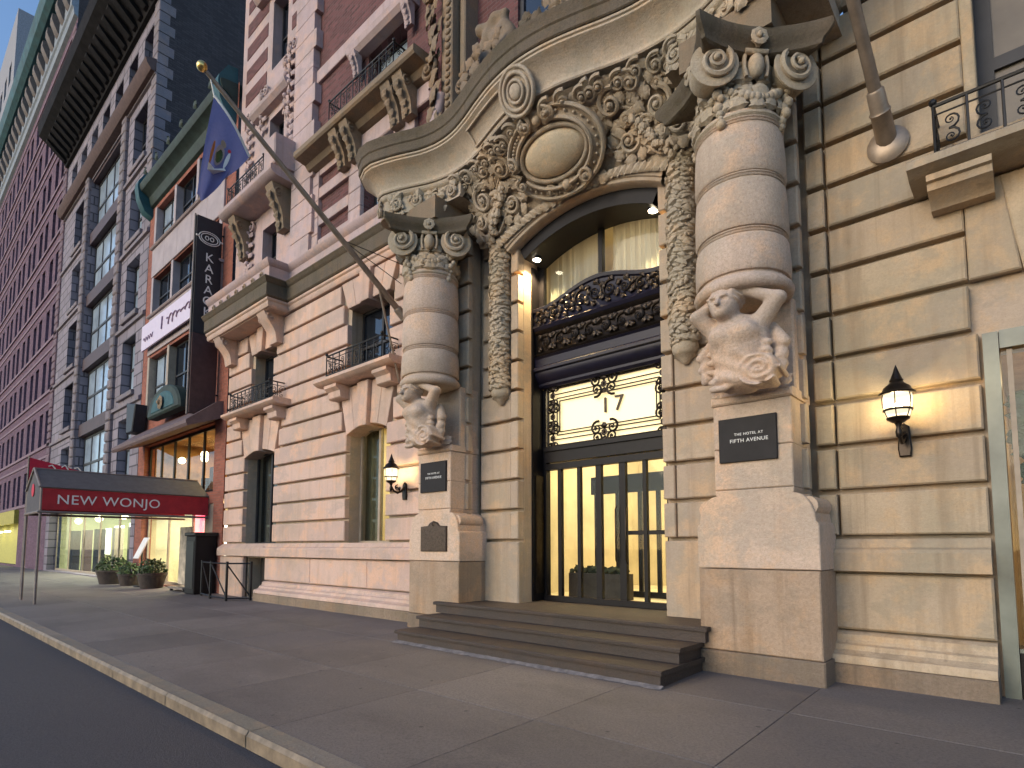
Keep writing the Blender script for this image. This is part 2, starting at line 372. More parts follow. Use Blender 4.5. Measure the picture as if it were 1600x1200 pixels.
def disc(r=.2, d=.03, n=20, dome=0.):
    m = MB(); v = [(0, -d - dome, 0)]
    for rr, dd in ((.55, d + dome * .75), (.9, d + dome * .2), (1., d * .7), (1., 0)):
        v += [(r * rr * math.cos(2 * math.pi * i / n), -dd, r * rr * math.sin(2 * math.pi * i / n)) for i in range(n)]
    f = [(0, 1 + i, 1 + (i + 1) % n) for i in range(n)]
    for q in range(3): f += [(1 + q * n + i, 1 + (q + 1) * n + i, 1 + (q + 1) * n + (i + 1) % n, 1 + q * n + (i + 1) % n) for i in range(n)]
    return np.array(v), f
def rosette(r=.1, n=6):
    m = MB(); lf = leaf(r, r * .8, r * .18, r * .2, 2, 6, 3)
    for i in range(n):
        t = 2 * math.pi * i / n; m.at(lf, (0, 0, 0), (0, -1, 0), (math.sin(t), 0, math.cos(t)))
    m.ball((0, -r * .25, 0), r * .28, 7, 4); return np.vstack(m.v), m.f
# ---- signed-distance sculpting, for figures
def sd_caps(P, a, b, ra, rb):
    a = np.array(a, float); b = np.array(b, float); ab = b - a
    t = np.clip(((P - a) @ ab) / (ab @ ab + 1e-12), 0, 1); return np.linalg.norm(P - a - t[..., None] * ab, axis=-1) - (ra + (rb - ra) * t)
def sd_ell(P, c, r, rot=None):
    q = P - np.array(c, float)
    if rot is not None: q = q @ np.array(Matrix.Rotation(R(rot[1]), 3, rot[0]))
    r = np.array(r, float); k = np.linalg.norm(q / r, axis=-1); return (k - 1) * r.min() * np.clip(.5 + .5 * k, .6, 1.6)
def smin(a, b, k): h = np.clip(.5 + .5 * (b - a) / k, 0, 1); return b + (a - b) * h - k * h * (1 - h)
def smax(a, b, k): return -smin(-a, -b, k)
def nets(fn, lo, hi, h):
    ax = [np.arange(l, u + h, h) for l, u in zip(lo, hi)]; P = np.stack(np.meshgrid(*ax, indexing='ij'), -1); D = fn(P); S = D < 0
    nx, ny, nz = D.shape; acc = np.zeros((nx - 1, ny - 1, nz - 1, 3)); cnt = np.zeros((nx - 1, ny - 1, nz - 1))
    cor = [(i, j, k) for i in (0, 1) for j in (0, 1) for k in (0, 1)]
    sl = lambda A, c: A[c[0]:c[0] + nx - 1, c[1]:c[1] + ny - 1, c[2]:c[2] + nz - 1]
    for a in cor:
        for d in range(3):
            if a[d] == 0:
                b = list(a); b[d] = 1; A, B = sl(D, a), sl(D, b); m = sl(S, a) != sl(S, b)
                t = np.where(m, A / (A - B + 1e-12), 0)
                for q in range(3): acc[..., q] += np.where(m, a[q] + (t if q == d else 0), 0)
                cnt += m
    act = cnt > 0; idx = -np.ones(act.shape, int); idx[act] = np.arange(act.sum()); I = np.argwhere(act)
    V = (I + acc[act] / cnt[act][:, None]) * h + np.array([a[0] for a in ax]); F = []
    for d in range(3):
        e1, e2 = [(1, 2), (2, 0), (0, 1)][d]; sh = [slice(None)] * 3; sh2 = [slice(None)] * 3; sh[d] = slice(0, -1); sh2[d] = slice(1, None)
        m = S[tuple(sh)] != S[tuple(sh2)]; fl = S[tuple(sh)]
        for c in np.argwhere(m):
            if c[e1] == 0 or c[e2] == 0 or c[e1] >= act.shape[e1] or c[e2] >= act.shape[e2]: continue
            q = []
            for o1, o2 in ((0, 0), (-1, 0), (-1, -1), (0, -1)):
                w = c.copy(); w[e1] += o1; w[e2] += o2; q.append(int(idx[tuple(w)]))
            F.append(tuple(q) if not fl[tuple(c)] else tuple(q[::-1]))
    return V, F

# ================================================================== GROUND
def gz(y): return .022 * (y + 4.62)
g = MB(); g.add([(-400, -300, -.34), (300, -300, -.34), (300, 400, -.34), (-400, 400, -.34)], [(0, 1, 2, 3)])
tag(g.build('ground', 'asphalt'), kind='structure')
g = MB(); g.add([(-160, -14.2, -.13), (60, -14.2, -.13), (60, -4.79, -.13), (-160, -4.79, -.13)], [(0, 1, 2, 3)])
tag(g.build('road', 'asphalt'), kind='structure')
g = MB(); g.add([(-160, -4.62, gz(-4.62) - .03), (60, -4.62, gz(-4.62) - .03), (60, 3, gz(3) - .03), (-160, 3, gz(3) - .03)], [(0, 1, 2, 3)])
sidewalk = tag(g.build('sidewalk', 'pave'), kind='structure')
rows = [(-4.612, -3.14), (-3.13, -1.66), (-1.65, .05)]
for (a, b) in rows:
    m = MB(); c = .004
    x0, x1 = 0.002, 1.518
    P = lambda x, y, d: (x, y, gz(y) - d)
    v = [P(x0 + c, a + c, 0), P(x1 - c, a + c, 0), P(x1 - c, b - c, 0), P(x0 + c, b - c, 0), P(x0, a, c), P(x1, a, c), P(x1, b, c), P(x0, b, c), P(x0, a, .05), P(x1, a, .05), P(x1, b, .05), P(x0, b, .05)]
    m.add(v, [(0, 1, 2, 3)] + [(i, 4 + i, 4 + (i + 1) % 4, (i + 1) % 4) for i in range(4)] + [(4 + i, 8 + i, 8 + (i + 1) % 4, 4 + (i + 1) % 4) for i in range(4)])
    first = m.build('paving_slab', 'pave', sidewalk)
    first.location.x = 2.93 - 1.52 * 0
    for k in range(1, 46):
        o = first.copy(); COL.objects.link(o); o.parent = sidewalk; o.location.x = 2.93 - 1.52 * k
kr = MB(); kr.box(-160, 60, -4.79, -4.615, -.34, -.04); kerb = tag(kr.build('kerb', 'kerb'), kind='structure')
km = MB(); km.add([(0.004, -4.80, -.2), (1.82, -4.80, -.2), (1.82, -4.80, -.03), (0.004, -4.80, -.03), (0.004, -4.775, -.004), (1.82, -4.775, -.004), (1.82, -4.62, .002), (0.004, -4.62, .002), (0.004, -4.62, -.2), (1.82, -4.62, -.2)],
                  [(0, 1, 2, 3), (3, 2, 5, 4), (4, 5, 6, 7), (7, 6, 9, 8), (1, 9, 6, 5, 2), (0, 3, 4, 7, 8)])
k0 = km.build('kerb_stone', 'kerb', kerb, 30)
ke = MB(); ke.add([(0.01, -4.806, -.125), (1.814, -4.806, -.125), (1.814, -4.806, -.032), (0.01, -4.806, -.032), (0.01, -4.782, -.0), (1.814, -4.782, -.0), (1.814, -4.79, -.125), (.01, -4.79, -.125)], [(0, 1, 2, 3), (3, 2, 5, 4), (4, 5, 6, 7)])
e0 = ke.build('steel_edge', 'kerbedge', k0)
k0.location.x = 2.6
for k in range(1, 40):
    o = k0.copy(); COL.objects.link(o); o.parent = kerb; o.location.x = 2.6 - 1.825 * k
    e = e0.copy(); COL.objects.link(e); e.parent = o

# ================================================================== HOTEL
CX = -4.82
hotel = thing('hotel_building', (CX, 0, .1), 'pale limestone hotel with banded columns flanking a lit doorway numbered 17', 'building')
def holes_wall(x0, x1, z0, z1, holes, y, depth=.4, mb=None, back=True):
    m = mb or MB(); xs = sorted({x0, x1, *[v for h in holes for v in h[:2]]}); zs = sorted({z0, z1, *[v for h in holes for v in h[2:4]]})
    xs = [x for x in xs if x0 <= x <= x1]; zs = [z for z in zs if z0 <= z <= z1]
    for i in range(len(xs) - 1):
        for j in range(len(zs) - 1):
            cx, cz = (xs[i] + xs[i + 1]) / 2, (zs[j] + zs[j + 1]) / 2
            if any(h[0] < cx < h[1] and h[2] < cz < h[3] for h in holes): continue
            m.add([(xs[i], y, zs[j]), (xs[i + 1], y, zs[j]), (xs[i + 1], y, zs[j + 1]), (xs[i], y, zs[j + 1])], [(0, 1, 2, 3)])
    for a, b, c, d in [h[:4] for h in holes]:
        p = [(a, c), (b, c), (b, d), (a, d)]
        for i in range(4):
            (u, w), (s, t) = p[i], p[(i + 1) % 4]
            m.add([(u, y, w), (s, y, t), (s, y + depth, t), (u, y + depth, w)], [(0, 1, 2, 3)])
    return m
W1 = (-16.2, -14.44); W2 = (-11.1, -9.64); W3L = (-15.95, -14.65); W3 = (-11.15, -9.6)
holes = [(*W1, 1.45, 4.06), (*W2, 1.45, 4.06), (*W3L, 5.06, 6.72), (*W3, 5.06, 6.72), (CX - 1.25, CX + 1.25, .1, 6.75), (-.29, 7.5, .1, 3.46), (-.29, 1.5, 5.05, 7.38), (-15.95, -14.75, .1, 1.15)]
wm = holes_wall(-17.45, 8, 0, 7.4, holes, .115, .42)
wall = wm.build('facade_wall', 'stone', hotel, fix=False)
ZC = [1.54, 2.03, 2.515, 3.0, 3.485, 3.97, 4.455, 4.94, 5.425, 5.91, 6.4, 6.885, 7.37]
def run(x0, x1, z0, z1, yf, mat, cut=2.3, par=None, yb=.12, c=.016, g=.004, ph=0):
    n = max(1, round((x1 - x0) / cut)); e = [x0 + (x1 - x0) * i / n for i in range(n + 1)]
    if n > 1 and ph: e = [x0] + [v + (.5 * (x1 - x0) / n if ph % 2 else 0) * .6 for v in e[1:-1]] + [x1]
    for i in range(n):
        m = MB(); m.block(e[i] + g, e[i + 1] - g, z0 + .030, z1 - .030, yf + rng.uniform(-.002, .002), yb, c); m.build('stone_block', mat, par or wall, 40)
def spans(x0, x1, cuts):
    cuts = sorted(cuts); o = []; a = x0
    for c, d in cuts:
        if c > a: o.append((a, min(c, x1)))
        a = max(a, d)
    if a < x1: o.append((a, x1))
    return o
for k in range(12):
    z0, z1 = ZC[k], ZC[k + 1]; cuts = []
    if z1 < 4.0: cuts += [W1, W2]
    elif z1 < 4.5: cuts += [(W1[0] - .2, W1[1] + .2), (W2[0] - .2, W2[1] + .2)]
    elif z1 < 4.95: cuts += [(W1[0] - .32, W1[1] + .32), (W2[0] - .32, W2[1] + .32)]
    elif z1 < 6.5: cuts += [W3L, W3]
    else:
        e = .16 if z1 < 6.9 else .3
        cuts += [(W3L[0] - e, W3L[1] + e), (W3[0] - e, W3[1] + e)]
    for a, b in spans(-17.45, -7.93, cuts): run(a, b, z0, z1, 0, 'stoneL', 2.6, ph=k)
# voussoirs over the openings on the left
def voussoirs(w, zb, zt, rise, sp, n=5, key=.1):
    c = (w[0] + w[1]) / 2; hw = (w[1] - w[0]) / 2
    f = np.linspace(-1, 1, n + 1) if n != 5 else np.array([-1, -.58, -.2, .2, .58, 1])
    for i in range(n):
        a, b = f[i], f[i + 1]; k = abs(a + b) < .1
        bot = [(c + hw * t, zb + rise * (1 - t * t)) for t in np.linspace(a, b, 5)]
        top = [(c + (hw + sp) * b, zt), (c + (hw + sp) * a, zt)]
        if k: bot = [(x, z - .05) for x, z in bot]
        p = np.array(bot + top); ctr = p.mean(0); p = ctr + (p - ctr) * np.array([.985, .99])
        m = MB(); m.poly(p, -.10 if k else -.002, .46, .012); m.build('keystone' if k else 'voussoir', 'stoneL', wall, 40)
voussoirs(W1, 3.86, 4.925, .16, .3); voussoirs(W2, 3.86, 4.925, .16, .3)
voussoirs(W3L, 6.72, 7.36, .0, .28, 5, 0); voussoirs(W3, 6.72, 7.36, .0, .28, 5, 0)
# base: plinth, mouldings, dado and sill band
def base_run(x0, x1, mat, cut=2.4):
    MB().sweepx([(.05, -.05), (-.305, -.05), (-.305, .27), (-.29, .285), (.05, .29)], x0, x1).build('plinth_course', 'plinth', wall, 30)
    pl = [(.05, .292), (-.30, .292), (-.30, .34), (-.285, .37), (-.22, .385), (-.17, .41), (-.155, .455), (-.11, .47), (-.085, .50), (-.08, .55), (-.03, .575), (.05, .58)]
    n = max(1, round((x1 - x0) / cut))
    for i in range(n):
        a = x0 + (x1 - x0) * i / n + .003; b = x0 + (x1 - x0) * (i + 1) / n - .003
        MB().sweepx(pl, a, b).build('plinth_stone', mat, wall, 30)
        MB().block(a, b, .60, 1.165, -.035, .06, .02).build('stone_block', mat, wall, 40)
        bd = [(.05, 1.185), (-.10, 1.19), (-.125, 1.20), (-.125, 1.385), (-.10, 1.42), (-.045, 1.44), (-.03, 1.50), (-.01, 1.525), (.05, 1.53)]
        MB().sweepx(bd, a, b).build('band_stone', mat, wall, 30)
base_run(-14.7, -7.9, 'stoneL'); base_run(-1.66, -.31, 'stoneR', 1.4)
bd = [(.05, 1.185), (-.10, 1.19), (-.125, 1.20), (-.125, 1.385), (-.10, 1.42), (.05, 1.53)]
MB().sweepx(bd, -17.5, -14.7).build('band_stone', 'stoneL', wall, 30)
MB().block(-17.45, -15.98, .05, 1.18, -.05, .06, .03).build('stone_block', 'stoneL', wall, 40)
bk = MB(); bk.box(-15.95, -14.75, .45, .5, .05, 1.15); bk.build('basement_recess', 'inner', wall)
# right bay
for k in range(12):
    z0, z1 = ZC[k], ZC[k + 1]
    run(-1.74, -1.555, z0, z1, -.035, 'stoneR', 3)
    xr = -.31 if z1 < 3.49 else (3.0 if z0 < 5.0 else -.30)
    cut = 3.0 if k in (0, 1, 3, 6, 10) else 1.1
    if 3.9 < z1 < 4.95:
        xr = -.36
    run(-1.54, xr, z0, z1, 0, 'stoneR', cut)
for a, b, s in ((-.355, .03, -.10), (.04, .55, .2)):
    MB().poly([(a, 3.985), (b, 3.985), (b + s, 4.92), (a if a < -.3 else -.09, 4.92)], 0, .09, .015).build('voussoir', 'stoneR', wall, 40)
MB().block(-.30, -.20, 5.06, 7.36, .01, .4, .01).build('window_jamb', 'stoneR', wall, 40)

# piers behind the columns, flanks beside the door
def pier(sx):
    c = CX + sx * 2.6
    MB().box(c - .40, c + .40, -.215, .06, .1, 7.0).build('pier_core', 'stone', wall)
    for k in range(12):
        MB().block(c - .47, c + .47, ZC[k] + .030, ZC[k + 1] - .030, -.30, -.2, .016).build('stone_block', 'stone', wall, 40)
        # inner flank between pier and doorway
        a, b = sorted((c - sx * .475, CX + sx * 1.42)); d0, d1 = sorted((CX + sx * 1.415, CX + sx * 1.255))
        yf = 0 if ZC[k + 1] < 4.0 else .035
        MB().block(a + .003, b - .003, ZC[k] + .028, ZC[k + 1] - .028, yf, .12, .016).build('stone_block', 'stone', wall, 40)
        MB().block(d0 + .003, d1, ZC[k] + .028, ZC[k + 1] - .028, -.03, .30, .012).build('jamb_stone', 'stone', wall, 40)
    a, b = sorted((c - sx * .475, CX + sx * 1.255))
    MB().block(a, b, .5, 1.52, -.02, .3, .02).build('stone_block', 'stone', wall, 40)
for s in (-1, 1): pier(s)

# pedestals under the columns
def pedestal(sx):
    c = CX + sx * 2.6; yf = -.62
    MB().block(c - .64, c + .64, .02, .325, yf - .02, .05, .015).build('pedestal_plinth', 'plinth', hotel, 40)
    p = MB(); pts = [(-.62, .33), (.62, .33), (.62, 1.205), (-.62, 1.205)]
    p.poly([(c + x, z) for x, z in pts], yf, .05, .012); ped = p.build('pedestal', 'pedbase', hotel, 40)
    sh = [(-.63, 1.215), (.63, 1.215), (.63, 1.66), (.615, 1.69), (.60, 1.70)]
    arc = [(.60 - .2 * (1 - math.cos(t)) * 1.0, 1.70 + .30 * math.sin(t)) for t in np.linspace(.1, math.pi / 2, 7)]
    r = sh[2:] + arc + [(.41, 2.02), (.41, 2.06)]
    full = [(-.63, 1.215), (.63, 1.215)] + r + [(-x, z) for x, z in r[::-1]]
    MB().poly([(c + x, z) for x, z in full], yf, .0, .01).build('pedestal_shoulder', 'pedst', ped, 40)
    for z0, z1 in ((2.065, 2.51), (2.515, 3.0)):
        MB().block(c - .41, c + .41, z0, z1, yf, 0, .012).build('pedestal_stone', 'pedst', ped, 40)
    cap = [(.05, 3.005), (-.0, 3.01), (.02, 3.06), (.05, 3.1)]
    MB().block(c - .43, c + .43, 3.005, 3.10, yf - .02, 0, .02).build('pedestal_cap', 'pedst', ped, 40)
    MB().block(c - .41, c + .41, 3.10, 4.1, -.42, 0, .02).build('pedestal_stone', 'pedst', ped, 40)
    for q in (-1, 1):   # side scroll ears beside the shoulder
        MB().tube([(c + q * .52, -.58 + .1 * i, 1.86) for i in range(6)], .10, 10).build('shoulder_scroll', 'pedst', ped, 50)
    return ped
peds = [pedestal(-1), pedestal(1)]

# ---------------------------------------------------------------- columns
CY = -.72
def volute_piece(r, sgn):
    m = MB(); v, f = disc(r * 1.0, r * .10, 26); m.add(v, f)
    v, f = spiral(r * .84, 2.2, .12, r * .15, sgn, R(80), r * .42, n=46); m.add(v, f)
    return np.vstack(m.v), m.f
VL, VR = volute_piece(.245, -1), volute_piece(.245, 1)
def figure():
    """draped half-figure with arms raised under the column; local origin at pedestal top, x right, y out of the wall negative"""
    def fn(P):
        x, y, z = P[..., 0], P[..., 1], P[..., 2]
        d = sd_ell(P, (0, -.30, .62), (.31, .23, .34))                       # chest
        d = smin(d, sd_ell(P, (-.11, -.47, .66), (.13, .10, .12)), .06); d = smin(d, sd_ell(P, (.12, -.47, .66), (.13, .10, .12)), .06)
        d = smin(d, sd_ell(P, (0, -.26, .36), (.27, .21, .26)), .08)         # waist
        d = smin(d, sd_ell(P, (.02, -.24, .14), (.31, .23, .20)), .08)       # hips
        d = smin(d, sd_caps(P, (-.03, -.36, .86), (-.05, -.42, 1.0), .10, .085), .05)  # neck
        hd = sd_ell(P, (-.07, -.47, 1.06), (.145, .165, .215))
        hd = smin(hd, sd_ell(P, (-.075, -.57, .93), (.065, .065, .07)), .05)  # jaw
        hd = smin(hd, sd_caps(P, (-.15, -.615, 1.115), (.0, -.615, 1.115), .02, .02), .025)
        hd = smin(hd, sd_caps(P, (-.075, -.625, 1.09), (-.075, -.665, 1.01), .018, .03), .015)
        for q in (-1, 1): hd = smax(hd, -sd_ell(P, (-.075 + q * .06, -.645, 1.075), (.045, .055, .034)), .008)
        hd = smax(hd, -sd_ell(P, (-.075, -.655, .955), (.05, .04, .014)), .008)
        hair = sd_ell(P, (-.06, -.44, 1.13), (.185, .175, .16)) + .022 * np.sin(x * 62 + z * 25) * np.sin(z * 55 + y * 30)
        hd = smin(hd, smax(hair, -.585 - y, .02), .02)
        d = smin(d, hd, .03)
        # raised arms: shoulder, elbow out and up, forearm back over the head
        d = smin(d, sd_caps(P, (-.24, -.32, .80), (-.37, -.44, 1.00), .105, .085), .05)
        d = smin(d, sd_caps(P, (-.37, -.44, 1.00), (-.20, -.36, 1.20), .08, .06), .03)
        d = smin(d, sd_caps(P, (.24, -.32, .80), (.42, -.36, 1.03), .105, .085), .05)
        d = smin(d, sd_caps(P, (.42, -.36, 1.03), (.12, -.42, 1.21), .08, .06), .03)
        # drapery: diagonal swags and a rolled scroll at the hip
        for i in range(5):
            t = i / 4.; d = smin(d, sd_caps(P, (-.30 + .05 * t, -.32 - .08 * t, .50 - .13 * i), (.30, -.34, .34 - .10 * i + .16), .040, .055), .016)
        for i in range(4): d = smin(d, sd_caps(P, (-.22 + .11 * i, -.40, .10), (-.12 + .06 * i, -.22, -.02), .05, .03), .018)
        an = np.arctan2(z - .16, x - .24); rr = np.hypot(x - .24, z - .16)
        roll = np.maximum(np.abs(y + .33) - .13, rr - .20) + .018 * np.sin(rr * 75 - an)
        d = smin(d, roll, .03)
        # wing-like folds at both sides
        for q in (-1, 1):
            for i in range(3): d = smin(d, sd_caps(P, (q * .30, -.16, .78 - .14 * i), (q * (.42 - .02 * i), -.22, .52 - .16 * i), .05, .075), .03)
        d = d + (.011 * np.sin(x * 22 + z * 34 + 8 * y)) * np.clip((.58 - z) * 3, 0, 1)
        return smax(d, y - .05, .02)
    return nets(fn, (-.62, -.75, -.12), (.62, .1, 1.34), .016)
FIG = figure()
LF_BIG = leaf(.34, .24, .05, .10, 4.5); LF_MID = leaf(.22, .17, .04, .07, 3.5); LF_SM = leaf(.14, .11, .03, .045, 2.5, 7, 5); LF_T = leaf(.085, .075, .02, .03, 2, 6, 3)
def column(sx):
    c = CX + sx * 2.6
    prof = [(.02, 4.06), (.44, 4.06), (.485, 4.09), (.495, 4.13), (.485, 4.17), (.455, 4.19), (.45, 4.2)]
    col = MB().lathe([(.44, 4.07), (.44, 5.95)], c, CY, 32).build('column', 'column', hotel, 40)
    MB().lathe([(.30, 4.055), (.46, 4.06), (.495, 4.09), (.505, 4.13), (.49, 4.165), (.47, 4.18), (.46, 4.2), (.3, 4.2)], c, CY, 40).build('column_base', 'column', col, 40)
    zs = [4.2, 4.66, 5.25, 5.84]
    for i in range(3):
        a, b = zs[i] + .025, zs[i + 1] - .025; r0 = .478 - .008 * i; r1 = .474 - .010 * (i + 1)
        MB().lathe([(.3, a), (r0 - .05, a), (r0 - .012, a + .010), (r0 + .006, a + .04), ((r0 + r1) / 2 + .012, (a + b) / 2), (r1 + .006, b - .04), (r1 - .012, b - .010), (r1 - .05, b), (.3, b)], c, CY, 40).build('column_drum', 'column', col, 35)
    for z in zs[1:]:
        MB().lathe([(.3, z - .026), (.42, z - .026), (.448, z - .024), (.456, z - .012), (.448, z - .003), (.425, z), (.448, z + .003), (.456, z + .012), (.448, z + .024), (.42, z + .026), (.3, z + .026)], c, CY, 36).build('column_ring', 'column', col, 50)
    # neck and leaf-covered bell
    MB().lathe([(.3, 5.86), (.44, 5.865), (.465, 5.89), (.465, 5.91), (.43, 5.93), (.40, 5.95), (.37, 6.06), (.36, 6.2), (.38, 6.35), (.42, 6.48), (.3, 6.5)], c, CY, 32).build('capital_bell', 'carve', col, 40)
    m = MB()
    for row, (zz, rr, n, lf) in enumerate(((5.92, .41, 16, LF_MID), (6.00, .40, 14, LF_MID), (6.05, .385, 12, LF_MID), (6.13, .375, 18, LF_SM), (6.22, .37, 12, LF_MID))):
        for i in range(n):
            t = 2 * math.pi * (i + .5 * (row % 2)) / n + rng.uniform(-.06, .06)
            d = np.array([math.cos(t), math.sin(t), 0]); m.at(lf, (c + d[0] * rr, CY + d[1] * rr, zz + rng.uniform(-.02, .02)), d + (0, 0, -.08), (rng.uniform(-.15, .15), 0, 1), rng.uniform(.9, 1.15))
    tag(m.build('capital_leaves', 'carve', col, 35), kind='stuff')
    g = MB()   # fruit garlands drooping from volute to volute, with drops at the sides
    for f4 in range(4):
        for i in range(15):
            u = i / 14; t0 = f4 * math.pi / 2; t = t0 + u * math.pi / 2; r = .45; z = 6.22 - .17 * math.sin(math.pi * u)
            g.ball((c + r * math.cos(t), CY + r * math.sin(t), z), rng.uniform(.035, .06), 7, 5)
        for i in range(7):
            t = f4 * math.pi / 2; r = .52 - .012 * i; g.ball((c + r * math.cos(t) + rng.uniform(-.03, .03), CY + r * math.sin(t) + rng.uniform(-.03, .03), 6.22 - .065 * i), rng.uniform(.035, .06), 7, 5)
    tag(g.build('fruit_garland', 'carve', col, 60), kind='stuff')
    for f4 in (0,):   # two deep volutes on the face turned to the street corner
        t = -math.pi / 4 + f4 * math.pi / 2; n = np.array([math.cos(t), math.sin(t), 0]); r = np.array([-n[1], n[0], 0])
        for q, pc in ((-1, VL), (1, VR)):
            nn = n + q * r * .12
            m = MB(); m.at(pc, np.array([c, CY, 6.40]) + n * (.43 if f4 == 0 else .05) + r * q * .43, nn, (0, 0, 1)); m.build('volute', 'carve', col, 50)
            if f4 == 0: MB().tube([np.array([c, CY, 6.40]) + n * (.42 - .24 * u) + r * q * .43 for u in np.linspace(0, 1, 13)], [.225 - .05 * u for u in np.linspace(0, 1, 13)], 18).build('bolster', 'carve', col, 50)
        e = MB(); e.ball(np.array([c, CY, 6.39]) + n * .45, (.085, .085, .13), 12, 8)
        for q in (-1, 1): e.tube([np.array([c, CY, 6.53 - .032 * i]) + n * (.45) + r * q * (.105 - .0 * i + .018 * math.sin(i / 8 * math.pi)) for i in range(9)], .022, 6)
        e.tube([np.array([c, CY, 6.53]) + n * .47 + r * (.02 * (i - 6)) for i in range(13)], .032, 6)
        e.build('egg_ornament', 'carve', col, 60)
    # abacus with hollowed sides and cut corners
    def ab(z0, z1, s, o):
        pts = []
        for f4 in range(4):
            t = -math.pi / 4 + f4 * math.pi / 2; n = np.array([math.cos(t), math.sin(t)]); r = np.array([-n[1], n[0]])
            for u in np.linspace(-1, 1, 13):
                pts.append(n * (s * (.47 + .16 * u * u) + o) + r * u * (s * .60 + o))
        p = np.array(pts); n = len(p)
        return p + np.array([c, CY])
    prf = [(6.50, .98, -.03), (6.52, 1.0, 0), (6.55, 1.0, .005), (6.575, 1.0, .015), (6.61, 1.02, .035), (6.66, 1.03, .06), (6.705, 1.03, .065), (6.74, 1.03, .06)]
    rings = [ab(0, 0, s, o) for z, s, o in prf]; n = len(rings[0]); m = MB()
    v = np.vstack([np.c_[r, np.full(n, z)] for r, (z, s, o) in zip(rings, prf)])
    f = [(i * n + j, i * n + (j + 1) % n, (i + 1) * n + (j + 1) % n, (i + 1) * n + j) for i in range(len(prf) - 1) for j in range(n)] + [tuple(range(n))[::-1], tuple(range((len(prf) - 1) * n, len(prf) * n))]
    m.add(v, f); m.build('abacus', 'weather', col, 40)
    for f4 in range(4):
        m = MB(); t = -math.pi / 4 + f4 * math.pi / 2; n = np.array([math.cos(t), math.sin(t), 0])
        m.at(rosette(.12, 7), np.array([c, CY, 6.64]) + n * .53, n, (0, 0, 1)); m.at(LF_MID, np.array([c, CY, 6.55]) + n * .50, n, (0, 0, 1), .8)
        m.build('abacus_flower', 'carve', col, 60)
    fg = MB(); fg.add(FIG[0] * np.array([1.0, 1.0, .80]) + np.array([c, -.60, 3.10]), FIG[1]); fg.build('supporting_figure', 'column', col, 70)
    lf = MB()   # acanthus and scroll base below the figure
    for i in range(9):
        u = (i - 4) / 4; lf.at(LF_MID, (c + .34 * u, -.64 - .08 * (1 - u * u), 3.26), (u * .5, -1, -.1), (u * .2, 0, -1), .9)
    lf.build('acanthus_base', 'column', col, 60)
    return col
cols = [column(-1), column(1)]

# ---------------------------------------------------------------- serpentine entablature
KS = np.array([0, .4, .8, 1.2, 1.6, 2.0, 2.4, 2.8, 3.1, 3.3, 3.42]); KP = np.array([1.17, 1.13, 1.03, .91, .83, .83, .92, 1.09, 1.2, 1.24, 1.2])
def PL(x):
    s = abs(x - CX); t = np.array([s]); i = int(np.clip(np.searchsorted(KS, s) - 1, 0, len(KS) - 2))
    h = KS[i + 1] - KS[i]; u = min(1, max(0, (s - KS[i]) / h))
    m = np.gradient(KP, KS); m[0] = 0
    return (2 * u**3 - 3 * u**2 + 1) * KP[i] + (u**3 - 2 * u**2 + u) * h * m[i] + (-2 * u**3 + 3 * u**2) * KP[i + 1] + (u**3 - u**2) * h * m[i + 1]
xs = np.linspace(CX - 3.42, CX + 3.42, 73)
front = [(x, -PL(x)) for x in xs]
def rounded(e, sgn):
    # short curved return from the front back to the wall
    x0 = CX + sgn * 3.42; return [(x0 + sgn * .07, -1.12), (x0 + sgn * .09, -1.0), (x0 + sgn * .09, -.7), (x0 + sgn * .09, -.35), (x0 + sgn * .09, .05)]
path = rounded(0, -1)[::-1] + front + rounded(0, 1)
FZ = [(-.06, 7.08), (0, 7.08), (.0, 7.10), (-.02, 7.13), (-.02, 7.38), (.01, 7.40), (.03, 7.43), (.03, 7.47), (-.3, 7.475)]
ent = MB().plan(rounded(0, -1)[::-1] + [q for q in front if q[0] < CX - 1.8], FZ).build('entablature', 'carve', hotel, 40)
MB().plan([q for q in front if q[0] > CX + 1.8] + rounded(0, 1), FZ).build('entablature', 'carve', hotel, 40)
for s in (-1, 1): MB().box(CX + s * 2.6 - .5, CX + s * 2.6 + .5, -1.08, 0, 6.735, 7.1).build('impost_block', 'brown', ent)
MB().plan(path, [(-.3, 7.48), (.05, 7.48), (.065, 7.50), (.05, 7.525), (.06, 7.56), (.10, 7.63), (.17, 7.71), (.25, 7.765), (.30, 7.79), (.315, 7.80), (.315, 7.825), (.34, 7.835), (.345, 7.86), (-.3, 7.862)]).build('cyma_moulding', 'cyma', ent, 50)
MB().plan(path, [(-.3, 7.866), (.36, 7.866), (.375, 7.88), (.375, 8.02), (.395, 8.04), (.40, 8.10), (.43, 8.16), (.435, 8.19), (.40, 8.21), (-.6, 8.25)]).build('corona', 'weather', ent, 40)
# floor of the balcony on top
fl = MB(); top = [(p[0], p[1] + .2, 8.22) for p in path]; fl.add(top, [tuple(range(len(top)))]); fl.build('balcony_floor', 'weather', ent)
so_ = MB(); pass
for s in (-1, 1):
    a_, b_ = (path[4][0] + .03, CX - 1.8) if s < 0 else (CX + 1.8, path[-5][0] - .03); so_ = MB(); so_.add([(x, -PL(x) + .05 if abs(x - CX) < 3.4 else -1.05, 7.085) for x in np.linspace(a_, b_, 20)] + [(x, .05, 7.085) for x in np.linspace(b_, a_, 20)], [tuple(range(40))]); so_.build('soffit', 'carve', ent)
